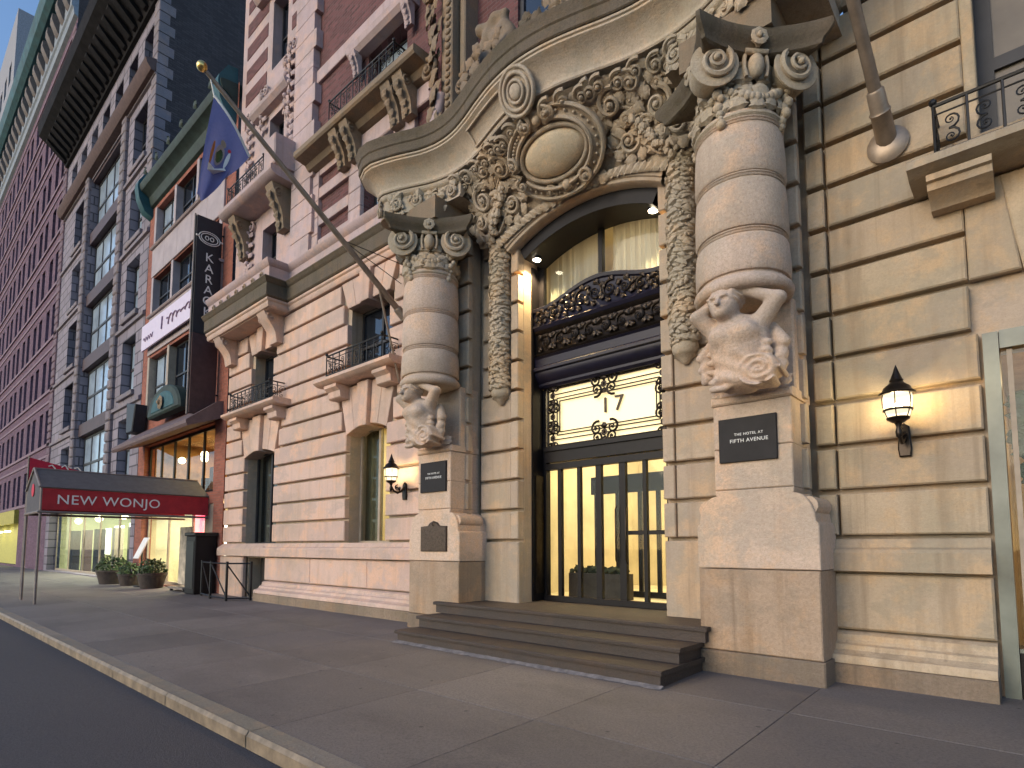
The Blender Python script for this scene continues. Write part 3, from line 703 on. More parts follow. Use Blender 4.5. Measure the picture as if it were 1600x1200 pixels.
# raised cyma panel and roundel on the centre of the bow
def cyma(x, o, z): p = np.array([x, -PL(x)]); d = 1e-3; t = unit(np.array([2 * d, -(PL(x + d) - PL(x - d))])); n = np.array([t[1], -t[0]]); return np.array([p[0] + n[0] * o, p[1] + n[1] * o, z]), np.array([n[0], n[1], 0])
p, n = cyma(CX - .10, .165, 7.60)
m = MB()
for r, d, th in ((.285, .02, .026), (.215, .03, .026), (.13, .045, .022)):
    a = np.linspace(0, 2 * math.pi, 33); nn = unit(n + (0, 0, -.55)); u = unit(np.array([0, 0, 1]) - nn * nn[2]); rr = np.cross(u, nn)
    m.tube([p + nn * d + r * (math.cos(t) * rr + math.sin(t) * u) for t in a], th, 8)
m.at(disc(.31, .015, 28), p, unit(n + (0, 0, -.55)), (0, 0, 1)); m.at(disc(.10, .06, 20, .02), p, unit(n + (0, 0, -.55)), (0, 0, 1))
m.build('roundel', 'cyma', ent, 50)
for sg in (-1,):
    m = MB()
    for z, o in ((7.565, .085), (7.75, .25)):
        m.tube([cyma(CX + sg * s, o, z)[0] for s in np.linspace(.38, 1.25, 12)], .016, 6)
    for s in (.38, 1.25): m.tube([cyma(CX + sg * s, o, z)[0] for z, o in ((7.565, .085), (7.64, .13), (7.70, .19), (7.75, .25))], .016, 6)
    m.build('panel_frame', 'cyma', ent, 60)
for x in (CX + 1.75, CX - 1.75, CX + .9):  # joints in the moulding
    pass
# ---------------------------------------------------------------- arch ring, cove and its carving
RA = (1.25**2 + .30**2) / .6; ZA = 6.60 - RA; AM = math.asin(1.25 / RA)
def arc(x, r=0.): return ZA + math.sqrt(max(0, (RA + r)**2 - (x - CX)**2))
ap = [(0, .34), (0, -.12), (.02, -.15), (.06, -.155), (.07, -.18), (.12, -.185), (.135, -.20), (.16, -.19), (.17, -.14), (.17, .0)]
m = MB(); na = 37; k = len(ap); v = []
for i in range(na):
    t = -AM * 1.10 + 2.2 * AM * i / (na - 1); v += [(CX + (RA + r) * math.sin(t), y, ZA + (RA + r) * math.cos(t)) for r, y in ap]
m.add(v, [(i * k + j, (i + 1) * k + j, (i + 1) * k + j + 1, i * k + j + 1) for i in range(na - 1) for j in range(k - 1)])
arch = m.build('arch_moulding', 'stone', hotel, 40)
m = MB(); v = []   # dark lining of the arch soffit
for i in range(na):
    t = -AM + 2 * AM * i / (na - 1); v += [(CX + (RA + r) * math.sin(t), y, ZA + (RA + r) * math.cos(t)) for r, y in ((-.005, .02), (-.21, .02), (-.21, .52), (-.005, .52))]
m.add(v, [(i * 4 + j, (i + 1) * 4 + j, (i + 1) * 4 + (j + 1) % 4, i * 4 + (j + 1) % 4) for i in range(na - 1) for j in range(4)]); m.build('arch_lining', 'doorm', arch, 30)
HWC = 2.0
def cove(x, t, o=0.):
    """surface under the bow: t=0 at the arch, t=1 at the cornice; o = lift off the surface"""
    s = x - CX; zb = (arc(x, .16) if abs(s) < 1.45 else arc(CX + 1.45, .16) + (abs(s) - 1.45) * .25); yb = -.16; yt = -PL(x) + .02; zt = 7.44
    def P(x_, t_):
        a = t_ * math.pi / 2; w = .45
        yy = yb + (yt - yb) * ((1 - w) * t_ + w * (1 - math.cos(a))); zz = zb + (zt - zb) * ((1 - w) * t_ + w * math.sin(a)); return np.array([x_, yy, zz])
    p = P(x, t); d = .01; q = P(x, min(1.02, t + d)) - P(x, t - d); n = unit(np.array([.0, -q[2], q[1]])); return p + n * o, n, unit(q)
m = MB(); nx, nt = 61, 13; X = np.linspace(CX - HWC, CX + HWC, nx); T = np.linspace(0, 1, nt)
m.add([cove(x, t)[0] for x in X for t in T], [(i * nt + j, (i + 1) * nt + j, (i + 1) * nt + j + 1, i * nt + j + 1) for i in range(nx - 1) for j in range(nt - 1)])
cv = m.build('cove', 'carve', hotel, 60)
orn = MB()
def on(piece, x, t, ang=0., sc=1., lift=0.):
    p, n, u = cove(x, t, lift); r = np.array([1., 0, 0]); a = R(ang); orn.at(piece, p, n, u * math.cos(a) + r * math.sin(a), sc)
for sg in (-1, 1):
    SP = [spiral(r, 1.9, .15, r * .20, q, R(70), r * .45, n=30) for r in (.20, .16, .12) for q in (-1, 1)]
    pk = lambda i, q: SP[i * 2 + (0 if q < 0 else 1)]
    for (s, t, i, q, a, ang) in ((.98, .72, 0, 1, 1, 10), (1.30, .86, 1, -1, 1, -30), (1.55, .55, 0, -1, 1, 40), (1.05, .30, 1, -1, 1, 120), (1.78, .82, 2, 1, 1, 0), (1.32, .42, 2, 1, 1, 60), (.80, .92, 1, 1, 1, 0), (1.75, .3, 1, 1, 1, 0)):
        on(pk(i, q * sg), CX + sg * s, t, ang * sg, 1.0, .05)
        rr = (.20, .16, .12)[i]
        for k_ in range(8):   # leaves unfurling round the scroll
            a_ = 2 * math.pi * k_ / 8 + .3; ds = rr * 1.02 * math.cos(a_); dt = rr * 1.02 * math.sin(a_) / 1.15
            if .03 < t + dt < .97: on(LF_MID if rr > .13 else LF_SM, CX + sg * (s + ds), t + dt, math.degrees(math.pi / 2 - a_) * sg + 48 * q, .95, .03)
    # stems
    for (s0, t0, s1, t1, bend) in ((.75, .45, 1.65, .62, .3), (.8, .8, 1.7, .92, -.2), (.85, .25, 1.6, .2, .15)):
        pts = [cove(CX + sg * (s0 + (s1 - s0) * u), min(.98, max(.02, t0 + (t1 - t0) * u + bend * math.sin(u * 5.5) * .5)), .05)[0] for u in np.linspace(0, 1, 14)]
        orn.tube(pts, np.linspace(.035, .018, 14), 6)
    for i in range(34):
        s = rng.uniform(.70, 1.95); t = rng.uniform(.06, .97)
        on([LF_SM, LF_MID, LF_SM, LF_T][rng.integers(4)], CX + sg * s, t, rng.uniform(-70, 70), rng.uniform(.8, 1.1), rng.uniform(.01, .05))
    for (s, t, r) in ((1.10, .52, .12), (1.45, .30, .11), (1.6, .74, .10), (.85, .62, .09), (1.85, .55, .10), (1.22, .68, .08)):
        on(rosette(r, 7), CX + sg * s, t, 0, 1, .06)
    # running wave scrolls under the moulding
    for k_, s in enumerate(np.linspace(.45, 1.9, 7)): on(pk(1, 1 if sg > 0 else -1), CX + sg * s, .95 - .04 * (k_ % 2), 20 * sg, .85, .06)
    # festoon of fruit down to the candelabrum
    for i in range(46):
        u = i / 45; p, n, q = cove(CX + sg * (1.15 + .50 * u + rng.uniform(-.06, .06)), .52 - .48 * u, .06 + .07 * math.sin(u * math.pi)); orn.ball(p + rng.uniform(-.02, .02, 3), rng.uniform(.028, .055), 7, 5)
# small winged mask between cartouche and arch, and drooping leaf tongues over the ring
for s in np.linspace(-.55, .55, 9): on(LF_MID, CX + s, .07, 180 + 30 * s, 1.0, .05)
for sg in (-1, 1):
    for i in range(9):
        p, n, q = cove(CX + sg * (.62 + .1 * i), .05, .05); orn.at(LF_SM, p, n, (sg * (.4 + .06 * i), 0, -1), 1.2)
tag(orn.build('rinceau_carving', 'carve', cv, 35), kind='stuff')
# cartouche: domed oval shield in a strapwork frame
p0, n0, u0 = cove(CX, .50, .10); r0 = np.array([1., 0, 0]); n0 = unit(n0 + np.array([0, -.12, 0])); u0 = unit(u0 - n0 * (u0 @ n0))
def car(a, b, o=0.): return p0 + r0 * a + u0 * b + n0 * o
m = MB(); NR, NAn = 9, 36; v = [car(0, 0, .20)]; A_, B_ = .52, .30
for i in range(1, NR + 1):
    q = i / NR; v += [car(A_ * q * math.cos(t), B_ * q * math.sin(t), .07 + .13 * math.sqrt(max(0, 1 - q * q))) for t in np.linspace(0, 2 * math.pi, NAn, endpoint=False)]
m.add(v, [(0, 1 + j, 1 + (j + 1) % NAn) for j in range(NAn)] + [(1 + i * NAn + j, 1 + (i + 1) * NAn + j, 1 + (i + 1) * NAn + (j + 1) % NAn, 1 + i * NAn + (j + 1) % NAn) for i in range(NR - 1) for j in range(NAn)])
cart = m.build('cartouche', 'shield', cv, 60)
m = MB(); th = np.linspace(0, 2 * math.pi, 49)
m.tube([car(.55 * math.cos(t), .33 * math.sin(t), .10) for t in th], .035, 8); m.tube([car(.57 * math.cos(t), .35 * math.sin(t), .03) for t in th], .06, 8)
for a0, a1, r, w in ((200, 300, .70, .085), (-60, 75, .70, .085), (105, 165, .68, .075)):
    tt = np.radians(np.linspace(a0, a1, 24))
    inn = [car(r * .88 * math.cos(t), r * .62 * math.sin(t), .13) for t in tt]; out = [car((r + w) * math.cos(t), (r + w) * .74 * math.sin(t), .10) for t in tt]
    dn = [car((r + w) * math.cos(t), (r + w) * .74 * math.sin(t), -.02) for t in tt]; di = [car(r * .86 * math.cos(t), r * .60 * math.sin(t), 0) for t in tt]
    mid = [(a * .5 + b * .5) - n0 * .035 for a, b in zip(inn, out)]
    L = len(tt); m.add(np.vstack([di, inn, mid, out, dn]), [(k_ * L + i, k_ * L + i + 1, (k_ + 1) * L + i + 1, (k_ + 1) * L + i) for k_ in range(4) for i in range(L - 1)])
    m.tube(inn, .028, 6); m.tube(out, .03, 6)
    for i in range(1, L - 1, 2): m.ball(mid[i] + n0 * .03, .022, 6, 4)
    for e, q in ((0, 1), (-1, -1)):
        m.at(spiral(.10, 1.7, .16, .028, q, R(90), .05, n=24), (inn[e] + out[e]) / 2 + n0 * .03, n0, u0)
# crest scrolls and shell above, mask below
for q in (-1, 1):
    m.at(spiral(.15, 1.9, .15, .036, q, R(60), .09, n=30), car(q * .22, .50, .10), n0, u0)
    m.at(spiral(.12, 1.8, .15, .03, -q, R(250), .07, n=30), car(q * .30, -.42, .06), n0, u0)
for i in range(9): 
    a = R(-70 + 17.5 * i); m.at(LF_MID, car(0, .42, .06), n0, u0 * math.cos(a) + r0 * math.sin(a), 1.1)
for i in range(9):
    a = R(110 + 17.5 * i); m.at(LF_MID, car(0, -.40, .05), n0, u0 * math.cos(a) + r0 * math.sin(a), 1.0)
m.ball(car(0, .47, .12), .07, 10, 6); m.ball(car(0, -.44, .11), .08, 10, 6)
m.build('cartouche_frame', 'carve', cv, 55)
# ornament in the frieze above each column
m = MB()
for sg in (-1, 1):
    for s in np.linspace(1.95, 3.35, 5):
        x = CX + sg * s; q, nn = cyma(x, .0, 7.22)
        m.at(spiral(.13, 1.8, .15, .028, 1 if int(s * 10) % 2 else -1, R(75), .06, n=26), q, nn, (0, 0, 1))
    for i in range(46):
        x = CX + sg * rng.uniform(1.8, 3.42); q, nn = cyma(x, .0, rng.uniform(7.04, 7.36)); m.at([LF_SM, LF_T][i % 2], q, nn, (rng.uniform(-1, 1), 0, rng.uniform(-.3, 1)), rng.uniform(.9, 1.3))
    for x, y in (((CX + sg * 3.51), -.9), ((CX + sg * 3.51), -.55)):
        m.at(spiral(.13, 1.8, .15, .028, 1, R(75), .06, n=26), (x, y, 7.22), (sg, 0, 0), (0, 0, 1))
tag(m.build('frieze_carving', 'carve', ent, 35), kind='stuff')
# ---------------------------------------------------------------- candelabra beside the door
for sg in (-1, 1):
    c = CX + sg * 1.61; m = MB()
    cd = MB().lathe([(.02, 3.86), (.10, 3.86), (.15, 3.90), (.17, 3.96), (.16, 4.02), (.155, 4.1), (.165, 5.4), (.155, 6.8), (.02, 6.82)], c, -.04, 20).build('candelabrum', 'carve', hotel, 50)
    for z in np.arange(4.0, 6.78, .06):
        for i in range(8):
            t = math.pi + math.pi * (i + (.5 if int(round(z / .06)) % 2 else 0)) / 8; d = np.array([math.cos(t), math.sin(t), 0])
            m.at([LF_T, LF_T, LF_SM][rng.integers(3)], np.array([c, -.04, z + rng.uniform(-.02, .02)]) + d * .15, d + (0, 0, -.25), (rng.uniform(-.7, .7), 0, 1), rng.uniform(.8, 1.1))
    for z in np.arange(4.05, 6.8, .11):
        for i in range(3):
            t = math.pi + rng.uniform(.1, .9) * math.pi; m.ball((c + .18 * math.cos(t), -.04 + .18 * math.sin(t), z + rng.uniform(-.04, .04)), rng.uniform(.02, .036), 6, 4)
    tag(m.build('leaf_carving', 'carve', cd, 35), kind='stuff')
    for z in (4.455, 4.94, 5.425, 5.91, 6.4):
        MB().lathe([(.1, z - .03), (.175, z - .03), (.195, z), (.175, z + .03), (.1, z + .03)], c, -.04, 18).build('binding_ring', 'carve', cd, 50)
    MB().lathe([(.02, 3.76), (.05, 3.78), (.09, 3.83), (.15, 3.865), (.02, 3.87)], c, -.04, 18).build('pendant', 'carve', cd, 50)

# ---------------------------------------------------------------- doorway
DY = .62; XL, XR = CX - 1.25, CX + 1.25
door = MB()
for a, b in ((XL, XL + .09), (XR - .09, XR)): door.box(a, b, DY - .05, DY + .06, .575, 4.05)
door.box(XL + .09, XR - .09, DY - .06, DY + .06, 2.70, 2.80); door.box(XL + .09, XR - .09, DY - .09, DY + .06, 2.82, 3.0)
door.box(XL + .09, XR - .09, DY - .13, DY + .06, 3.0, 3.07); door.box(XL + .09, XR - .09, DY - .05, DY + .05, .575, .66)
entr = door.build('entrance_frame', 'doorm', hotel)
pos = [XL + .09, -5.72, -5.34, -4.97, -4.55, -4.18, -3.80, XR - .09]
for x, w in ((-5.72, .035), (-5.34, .03), (-4.97, .05), (-4.55, .055), (-4.18, .03), (-3.80, .03)):
    MB().box(x - w, x + w, DY - .035, DY + .035, .66, 2.70).build('door_post', 'doorm', entr)
MB().box(-4.48, -3.84, DY - .02, DY + .02, 1.62, 1.68).build('mid_rail', 'doorm', entr)
for i in range(len(pos) - 1):
    MB().box(pos[i] + .01, pos[i + 1] - .01, DY - .004, DY + .004, .67, 2.69).build('pane', 'glass', entr)
for x in (-4.63, -4.46): MB().tube([(x, DY - .06, 1.2), (x, DY - .10, 1.25), (x, DY - .10, 2.0), (x, DY - .06, 2.05)], .013, 8).build('pull_handle', 'ironbrown', entr, 40)
# dark metal lining of the reveal
for a, b in ((XL - .0, XL + .03), (XR - .03, XR)):
    m = MB(); m.box(a, b, .30, DY - .05, .575, 6.10); m.build('reveal_lining', 'doorm', entr)
sp = MB(); sp.box(XL + .03, XL + .05, .36, .56, .7, 2.6); sp.build('reveal_panel', 'ironbrown', entr)
# inner vestibule doors
iv = MB()
for x in (-6.0, -5.55, -5.1, -4.75, -4.4, -3.95, -3.6): iv.box(x - .035, x + .035, 2.05, 2.1, .58, 2.55)
iv.box(-6.1, -3.5, 2.04, 2.11, 2.4, 2.72); iv.box(-6.1, -3.5, 2.04, 2.11, .58, .68); iv.build('inner_door_frame', 'doorm', entr)
pb = MB(); pb.box(-6.0, -4.95, 1.2, 1.55, .58, 1.0); pb.build('lobby_planter', 'pot', entr)
pl_ = MB()
for i in range(60): pl_.at(LF_SM, (rng.uniform(-5.95, -5.0), rng.uniform(1.22, 1.5), .99), (rng.uniform(-1, 1), -1, .2), (rng.uniform(-.6, .6), rng.uniform(-.4, .2), 1), rng.uniform(.7, 1.3))
pl_.build('lobby_plant', plain('dark_foliage', (.03, .035, .015), .8), entr)
lob = MB(); lob.add([(-6.9, .75, .57), (-2.7, .75, .57), (-2.7, 5.2, .57), (-6.9, 5.2, .57), (-6.9, .75, 4.3), (-2.7, .75, 4.3), (-2.7, 5.2, 4.3), (-6.9, 5.2, 4.3)], [(0, 1, 2, 3), (4, 7, 6, 5), (0, 3, 7, 4), (1, 5, 6, 2), (3, 2, 6, 7)])
lob.build('lobby_room', 'warmwall', hotel, fix=False)
lp = MB(); lp.box(-6.2, -3.4, 1.0, 1.8, 4.2, 4.24); lp.box(-6.2, -3.4, 3.0, 4.4, 4.2, 4.24); lp.build('lobby_ceiling_light', 'ceil', hotel)
area('lobby_light', (CX, 3.4, 4.1), (0, 0, 0), 2.6, 1.6, 70, (1, .80, .50)); area('vestibule_light', (CX, 1.35, 4.1), (0, 0, 0), 2.4, .5, 42, (1, .80, .50))
# transom with iron grille and the house number
tr = MB(); Z0, Z1 = 3.09, 4.04; TX0, TX1 = XL + .14, XR - .14
for o, w in ((0., .016), (.10, .010), (.17, .010), (.22, .010)):
    a, b, c_, d = TX0 + o * 1.1, TX1 - o * 1.1, Z0 + o, Z1 - o
    for p, q in (((a, c_), (b, c_)), ((b, c_), (b, d)), ((b, d), (a, d)), ((a, d), (a, c_))): tr.bar((p[0], DY - .05, p[1]), (q[0], DY - .05, q[1]), w, 6)
sc1 = spiral(.095, 1.5, .16, .017, 1, R(70), .02, n=22); sc2 = spiral(.095, 1.5, .16, .017, -1, R(70), .02, n=22)
mid = (TX0 + TX1) / 2
for x, z, k in ((mid, Z0 + .1, 1), (mid, Z1 - .1, 1), (TX0 + .12, (Z0 + Z1) / 2, 0), (TX1 - .12, (Z0 + Z1) / 2, 0), (TX0 + .12, Z0 + .12, 0), (TX1 - .12, Z0 + .12, 0), (TX0 + .12, Z1 - .12, 0), (TX1 - .12, Z1 - .12, 0)):
    for q, s_ in ((-1, sc1), (1, sc2)):
        for e in (-1, 1):
            if k: tr.at(s_, (x + q * .14, DY - .06, z + e * .07), (0, -1, 0), (0, 0, e), 1.25)
            else: tr.at(s_, (x + q * .05, DY - .06, z + e * .13), (0, -1, 0), (0, 0, e), 1.05)
    tr.at(rosette(.07, 6), (x, DY - .07, z), (0, -1, 0), (0, 0, 1))
    for e in (-1, 1): tr.at(LF_SM, (x, DY - .06, z + e * .05), (0, -1, 0), (0, 0, e), .9)
tr.build('transom_grille', 'ironbrown', entr, 50)
MB().box(TX0, TX1, DY - .01, DY + .0, Z0, Z1).build('transom_pane', emit('backlit_transom_glass', (1, .78, .40), .5, (.8, .7, .45)), entr)
for i, ch in enumerate('17'): text('house_number_digit', ch, 'ironbrown', entr, (mid + .0 + .24 * i, DY - .04, 3.60), .34, ext=.012)
# navy beam, carved frieze and curved balconet front
bm_ = MB().sweepx([(.7, 4.05), (.50, 4.06), (.46, 4.10), (.46, 4.14), (.40, 4.18), (.36, 4.26), (.36, 4.30), (.32, 4.32), (.32, 4.36), (.36, 4.40), (.36, 4.52), (.33, 4.55), (.7, 4.56)], XL + .03, XR - .03).build('entrance_beam', 'navy', hotel, 40)
fr = MB().sweepx([(.7, 4.57), (.37, 4.57), (.35, 4.6), (.38, 4.63), (.38, 4.93), (.35, 4.95), (.33, 4.99), (.7, 5.0)], XL + .03, XR - .03)
for i in range(8):
    x = XL + .25 + (XR - XL - .5) * i / 7; q = 1 if i % 2 else -1
    fr.at(spiral(.11, 1.6, .16, .016, q, R(70), .03, n=20), (x, .375, 4.78), (0, -1, 0), (0, 0, 1))
    for a in (40, 140, 220, 320): fr.at(LF_SM, (x + .1 * math.sin(R(a)), .375, 4.78 + .07 * math.cos(R(a))), (0, -1, 0), (math.sin(R(a)), 0, math.cos(R(a))), .9)
fr.build('iron_frieze', 'ironbrown', bm_, 50)
bt = lambda x: 5.36 + .22 * (.5 + .5 * math.cos(math.pi * min(1, abs(x - CX) / 1.1)))
m = MB(); xx = np.linspace(XL + .03, XR - .03, 31)
v = [(x, y, z) for x in xx for y, z in ((.34, 5.0), (.31, 5.05), (.34, 5.1), (.34, bt(x) - .07), (.31, bt(x) - .05), (.30, bt(x)), (.33, bt(x) + .02), (.45, bt(x) + .02), (.45, 5.0))]
m.add(v, [(i * 9 + j, (i + 1) * 9 + j, (i + 1) * 9 + j + 1, i * 9 + j + 1) for i in range(30) for j in range(8)]); blf = m.build('balconet_front', 'navy', bm_, 40)
m = MB()
for i in range(9):
    x = XL + .2 + (XR - XL - .4) * i / 8; z = 5.07 + (bt(x) - 5.1) / 2; h = bt(x) - 5.15
    m.at(spiral(h * .36, 1.7, .15, .018, 1 if i % 2 else -1, R(80), .03, n=22), (x, .335, z), (0, -1, 0), (0, 0, 1))
    for a in (0, 60, 120, 180, 240, 300): m.at(LF_SM, (x + h * .3 * math.sin(R(a)), .335, z + h * .3 * math.cos(R(a))), (0, -1, 0), (math.sin(R(a + 40)), 0, math.cos(R(a + 40))), .8)
m.build('balconet_scrollwork', 'ironbrown', bm_, 50)
# window above the door
uw = MB(); UY = .52
for a, b in ((XL + .03, XL + .12), (XR - .12, XR - .03), (CX - .035, CX + .035)): uw.box(a, b, UY - .04, UY + .05, 5.0, 6.6)
n_ = 25; v = []
for x in np.linspace(XL, XR, n_): v += [(x, UY - .06, arc(x) - .20), (x, UY - .06, arc(x) + .3), (x, UY + .06, arc(x) + .3), (x, UY + .06, arc(x) - .20)]
uw.add(v, [(i * 4 + j, (i + 1) * 4 + j, (i + 1) * 4 + (j + 1) % 4, i * 4 + (j + 1) % 4) for i in range(n_ - 1) for j in range(4)])
uwo = uw.build('arched_window', 'doorm', hotel)
for a, b in ((XL + .1, CX - .03), (CX + .03, XR - .1)): MB().box(a, b, UY - .004, UY + .004, 5.02, 6.5).build('pane', 'glass', uwo)
for a, b in ((XL + .05, CX - .1), (CX + .1, XR - .05)):
    m = MB(); q = np.linspace(a, b, 60); v = []
    for i, x in enumerate(q): y = .70 + .035 * math.sin(i * 1.35) + .015 * math.sin(i * .53); v += [(x, y, 4.9), (x, y + .01, 6.6)]
    m.add(v, [(2 * i, 2 * i + 2, 2 * i + 3, 2 * i + 1) for i in range(59)]); m.build('curtain', 'curtain', uwo, 80, fix=False)
bk = MB(); bk.add([(XL - .4, .6, 4.9), (XR + .4, .6, 4.9), (XR + .4, 2.2, 4.9), (XL - .4, 2.2, 4.9), (XL - .4, .6, 6.6), (XR + .4, .6, 6.6), (XR + .4, 2.2, 6.6), (XL - .4, 2.2, 6.6)], [(0, 1, 2, 3), (4, 7, 6, 5), (0, 3, 7, 4), (1, 5, 6, 2), (3, 2, 6, 7)])
bk.build('upper_room', 'warmwall', hotel, fix=False); area('upper_room_light', (CX, 1.4, 6.5), (0, 0, 0), 1.8, .6, 20, (1, .76, .48))
# downlights in the arch soffit
for sg in (-1, 1):
    x = CX + sg * 1.06
    dl = MB().lathe([(.01, 6.145), (.066, 6.145), (.078, 6.16), (.078, 6.21), (.01, 6.24)], x, .22, 18)
    d_ = dl.build('downlight', 'doorm', hotel, 40)
    MB().lathe([(.005, 6.136), (.068, 6.138), (.068, 6.143), (.005, 6.143)], x, .22, 18).build('downlight_lens', 'spotglow', d_)
    l = bpy.data.lights.new('downlight_lamp', 'SPOT'); l.energy = 170; l.color = (1, .72, .36); l.spot_size = R(120); l.spot_blend = .6; l.shadow_soft_size = .04
    lo = bpy.data.objects.new('downlight_lamp', l); COL.objects.link(lo); lo.location = (x, .22, 6.12)
# ---------------------------------------------------------------- steps
steps = thing('entrance_steps', (CX, -1, .05), 'three broad brown stone steps leading up to the hotel doorway', 'steps')
for (x0, x1, yf, zt, zb, yb) in ((-7.06, -2.79, -1.64, .235, .03, .6), (-7.10, -2.80, -1.21, .40, .235, .6), (-7.26, -2.72, -.74, .57, .40, .75)):
    MB().box(x0 + .03, x1 - .03, yf + .035, yb if yb > .6 else -.3, zb, zt - .05).build('riser', 'steps', steps)
    t_ = MB(); t_.sweepx([(yf, zt - .048), (yf - .004, zt - .03), (yf - .004, zt - .012), (yf + .01, zt), (-.62 if yb == .6 else -.625, zt), (-.62 if yb == .6 else -.625, zt - .048)], x0, x1); t_.build('tread', 'steps', steps, 40)
ml = MB(); xs_ = np.linspace(-7.06, -2.79, 60); v = []
for x in xs_: v += [(x, -1.60, gz(-1.62) + .001), (x, -1.60, gz(-1.62) + .022 + .006 * rng.random()), (x, -1.66 - .05 * rng.random(), gz(-1.66) + .003)]
ml.add(v, [(i * 3 + j, i * 3 + 3 + j, i * 3 + 4 + j, i * 3 + 1 + j) for i in range(59) for j in range(2)]); ml.build('mortar_fillet', plain('pale_mortar', (.24, .21, .20), .9, 0, .5, 9, .4), steps, fix=False)
t_ = MB(); t_.box(-6.80, -2.84, -.63, .75, .45, .569); t_.build('landing', 'steps', steps)

# ---------------------------------------------------------------- windows, railings, brackets
def window(par, x0, x1, z0, z1, y, fm='frame', gm='glassd', nx=1, nz=2, t=.05, name='window'):
    m = MB(); m.box(x0, x0 + t, y - .03, y + .03, z0, z1); m.box(x1 - t, x1, y - .03, y + .03, z0, z1); m.box(x0 + t, x1 - t, y - .03, y + .03, z1 - t, z1); m.box(x0 + t, x1 - t, y - .03, y + .03, z0, z0 + t)
    for i in range(1, nx): x = x0 + (x1 - x0) * i / nx; m.box(x - t * .5, x + t * .5, y - .028, y + .028, z0 + t, z1 - t)
    for j in range(1, nz): z = z0 + (z1 - z0) * j / nz; m.box(x0 + t, x1 - t, y - .035, y + .025, z - t * .5, z + t * .5)
    w = m.build(name, fm, par)
    for i in range(nx):
        for j in range(nz):
            a = x0 + (x1 - x0) * i / nx; b = x0 + (x1 - x0) * (i + 1) / nx; c = z0 + (z1 - z0) * j / nz; d = z0 + (z1 - z0) * (j + 1) / nz
            p = MB().box(a + .01, b - .01, y + .004, y + .010, c + .01, d - .01).build('pane', gm, w)
    return w
def railing(par, x0, x1, yf, yw, z0, h, n=None):
    m = MB(); n = n or max(2, round((x1 - x0) / .24)); r = .013
    sides = [((x0, yf), (x1, yf), n)] + [((x, yf), (x, yw), max(1, round(abs(yw - yf) / .24))) for x in (x0, x1)]
    s1 = spiral(.085, 1.5, .17, .011, 1, R(80), .01, n=18); s2 = spiral(.085, 1.5, .17, .011, -1, R(80), .01, n=18)
    for (a, b, k) in sides:
        a = np.array([*a, 0.]); b = np.array([*b, 0.]); t = unit(b - a); nrm = np.array([t[1], -t[0], 0])
        for z in (z0 + .03, z0 + h): m.tube([a + (0, 0, z), b + (0, 0, z)], .018, 6)
        m.tube([a + (0, 0, z0 + h - .09), b + (0, 0, z0 + h - .09)], .009, 5)
        for i in range(k + 1):
            p = a + (b - a) * i / k; m.tube([p + (0, 0, z0), p + (0, 0, z0 + h)], r, 5)
            if i < k:
                q = a + (b - a) * (i + .5) / k; sc = h / .46
                m.at(s1 if i % 2 else s2, q + (0, 0, z0 + h * .30), nrm, (0, 0, 1), .9 * sc); m.at(s2 if i % 2 else s1, q + (0, 0, z0 + h * .62), nrm, (0, 0, -1), .9 * sc)
    for x in (x0, x1): m.ball((x, yf, z0 + h + .04), .035, 7, 5)
    return m.build('iron_railing', 'iron', par, 40)
def bracket(par, x, w, zt, h, d, mat='stoneL', leafy=True, y0=0.):
    """scroll console: S-profile extruded across its width"""
    pts = []
    for t in np.linspace(0, 1, 15): pts.append((y0 - d * (1 - .75 * t ** .8) - .06 * d * math.sin(t * 2 * math.pi * 1.2), zt - h * t))
    prof = [(y0 + .02, zt)] + [(pts[0][0], zt)] + pts[1:] + [(y0 + .02, zt - h)]
    m = MB(); m.sweepx(prof[::-1], x - w / 2, x + w / 2)
    for q in (-1, 1): m.at(spiral(d * .26, 1.6, .17, d * .055, q, R(80), .02, n=20), (x + q * w / 2, y0 - d * .62, zt - h * .22), (q, 0, 0), (0, 0, 1))
    if leafy:
        for i in range(4):
            k = 2 + i * 3; m.at(LF_SM, (x, pts[k][0] - .01, pts[k][1]), (0, -1, -.2), (0, 0, -1), w / .11 * .55)
    return m.build('bracket', mat, par, 50)
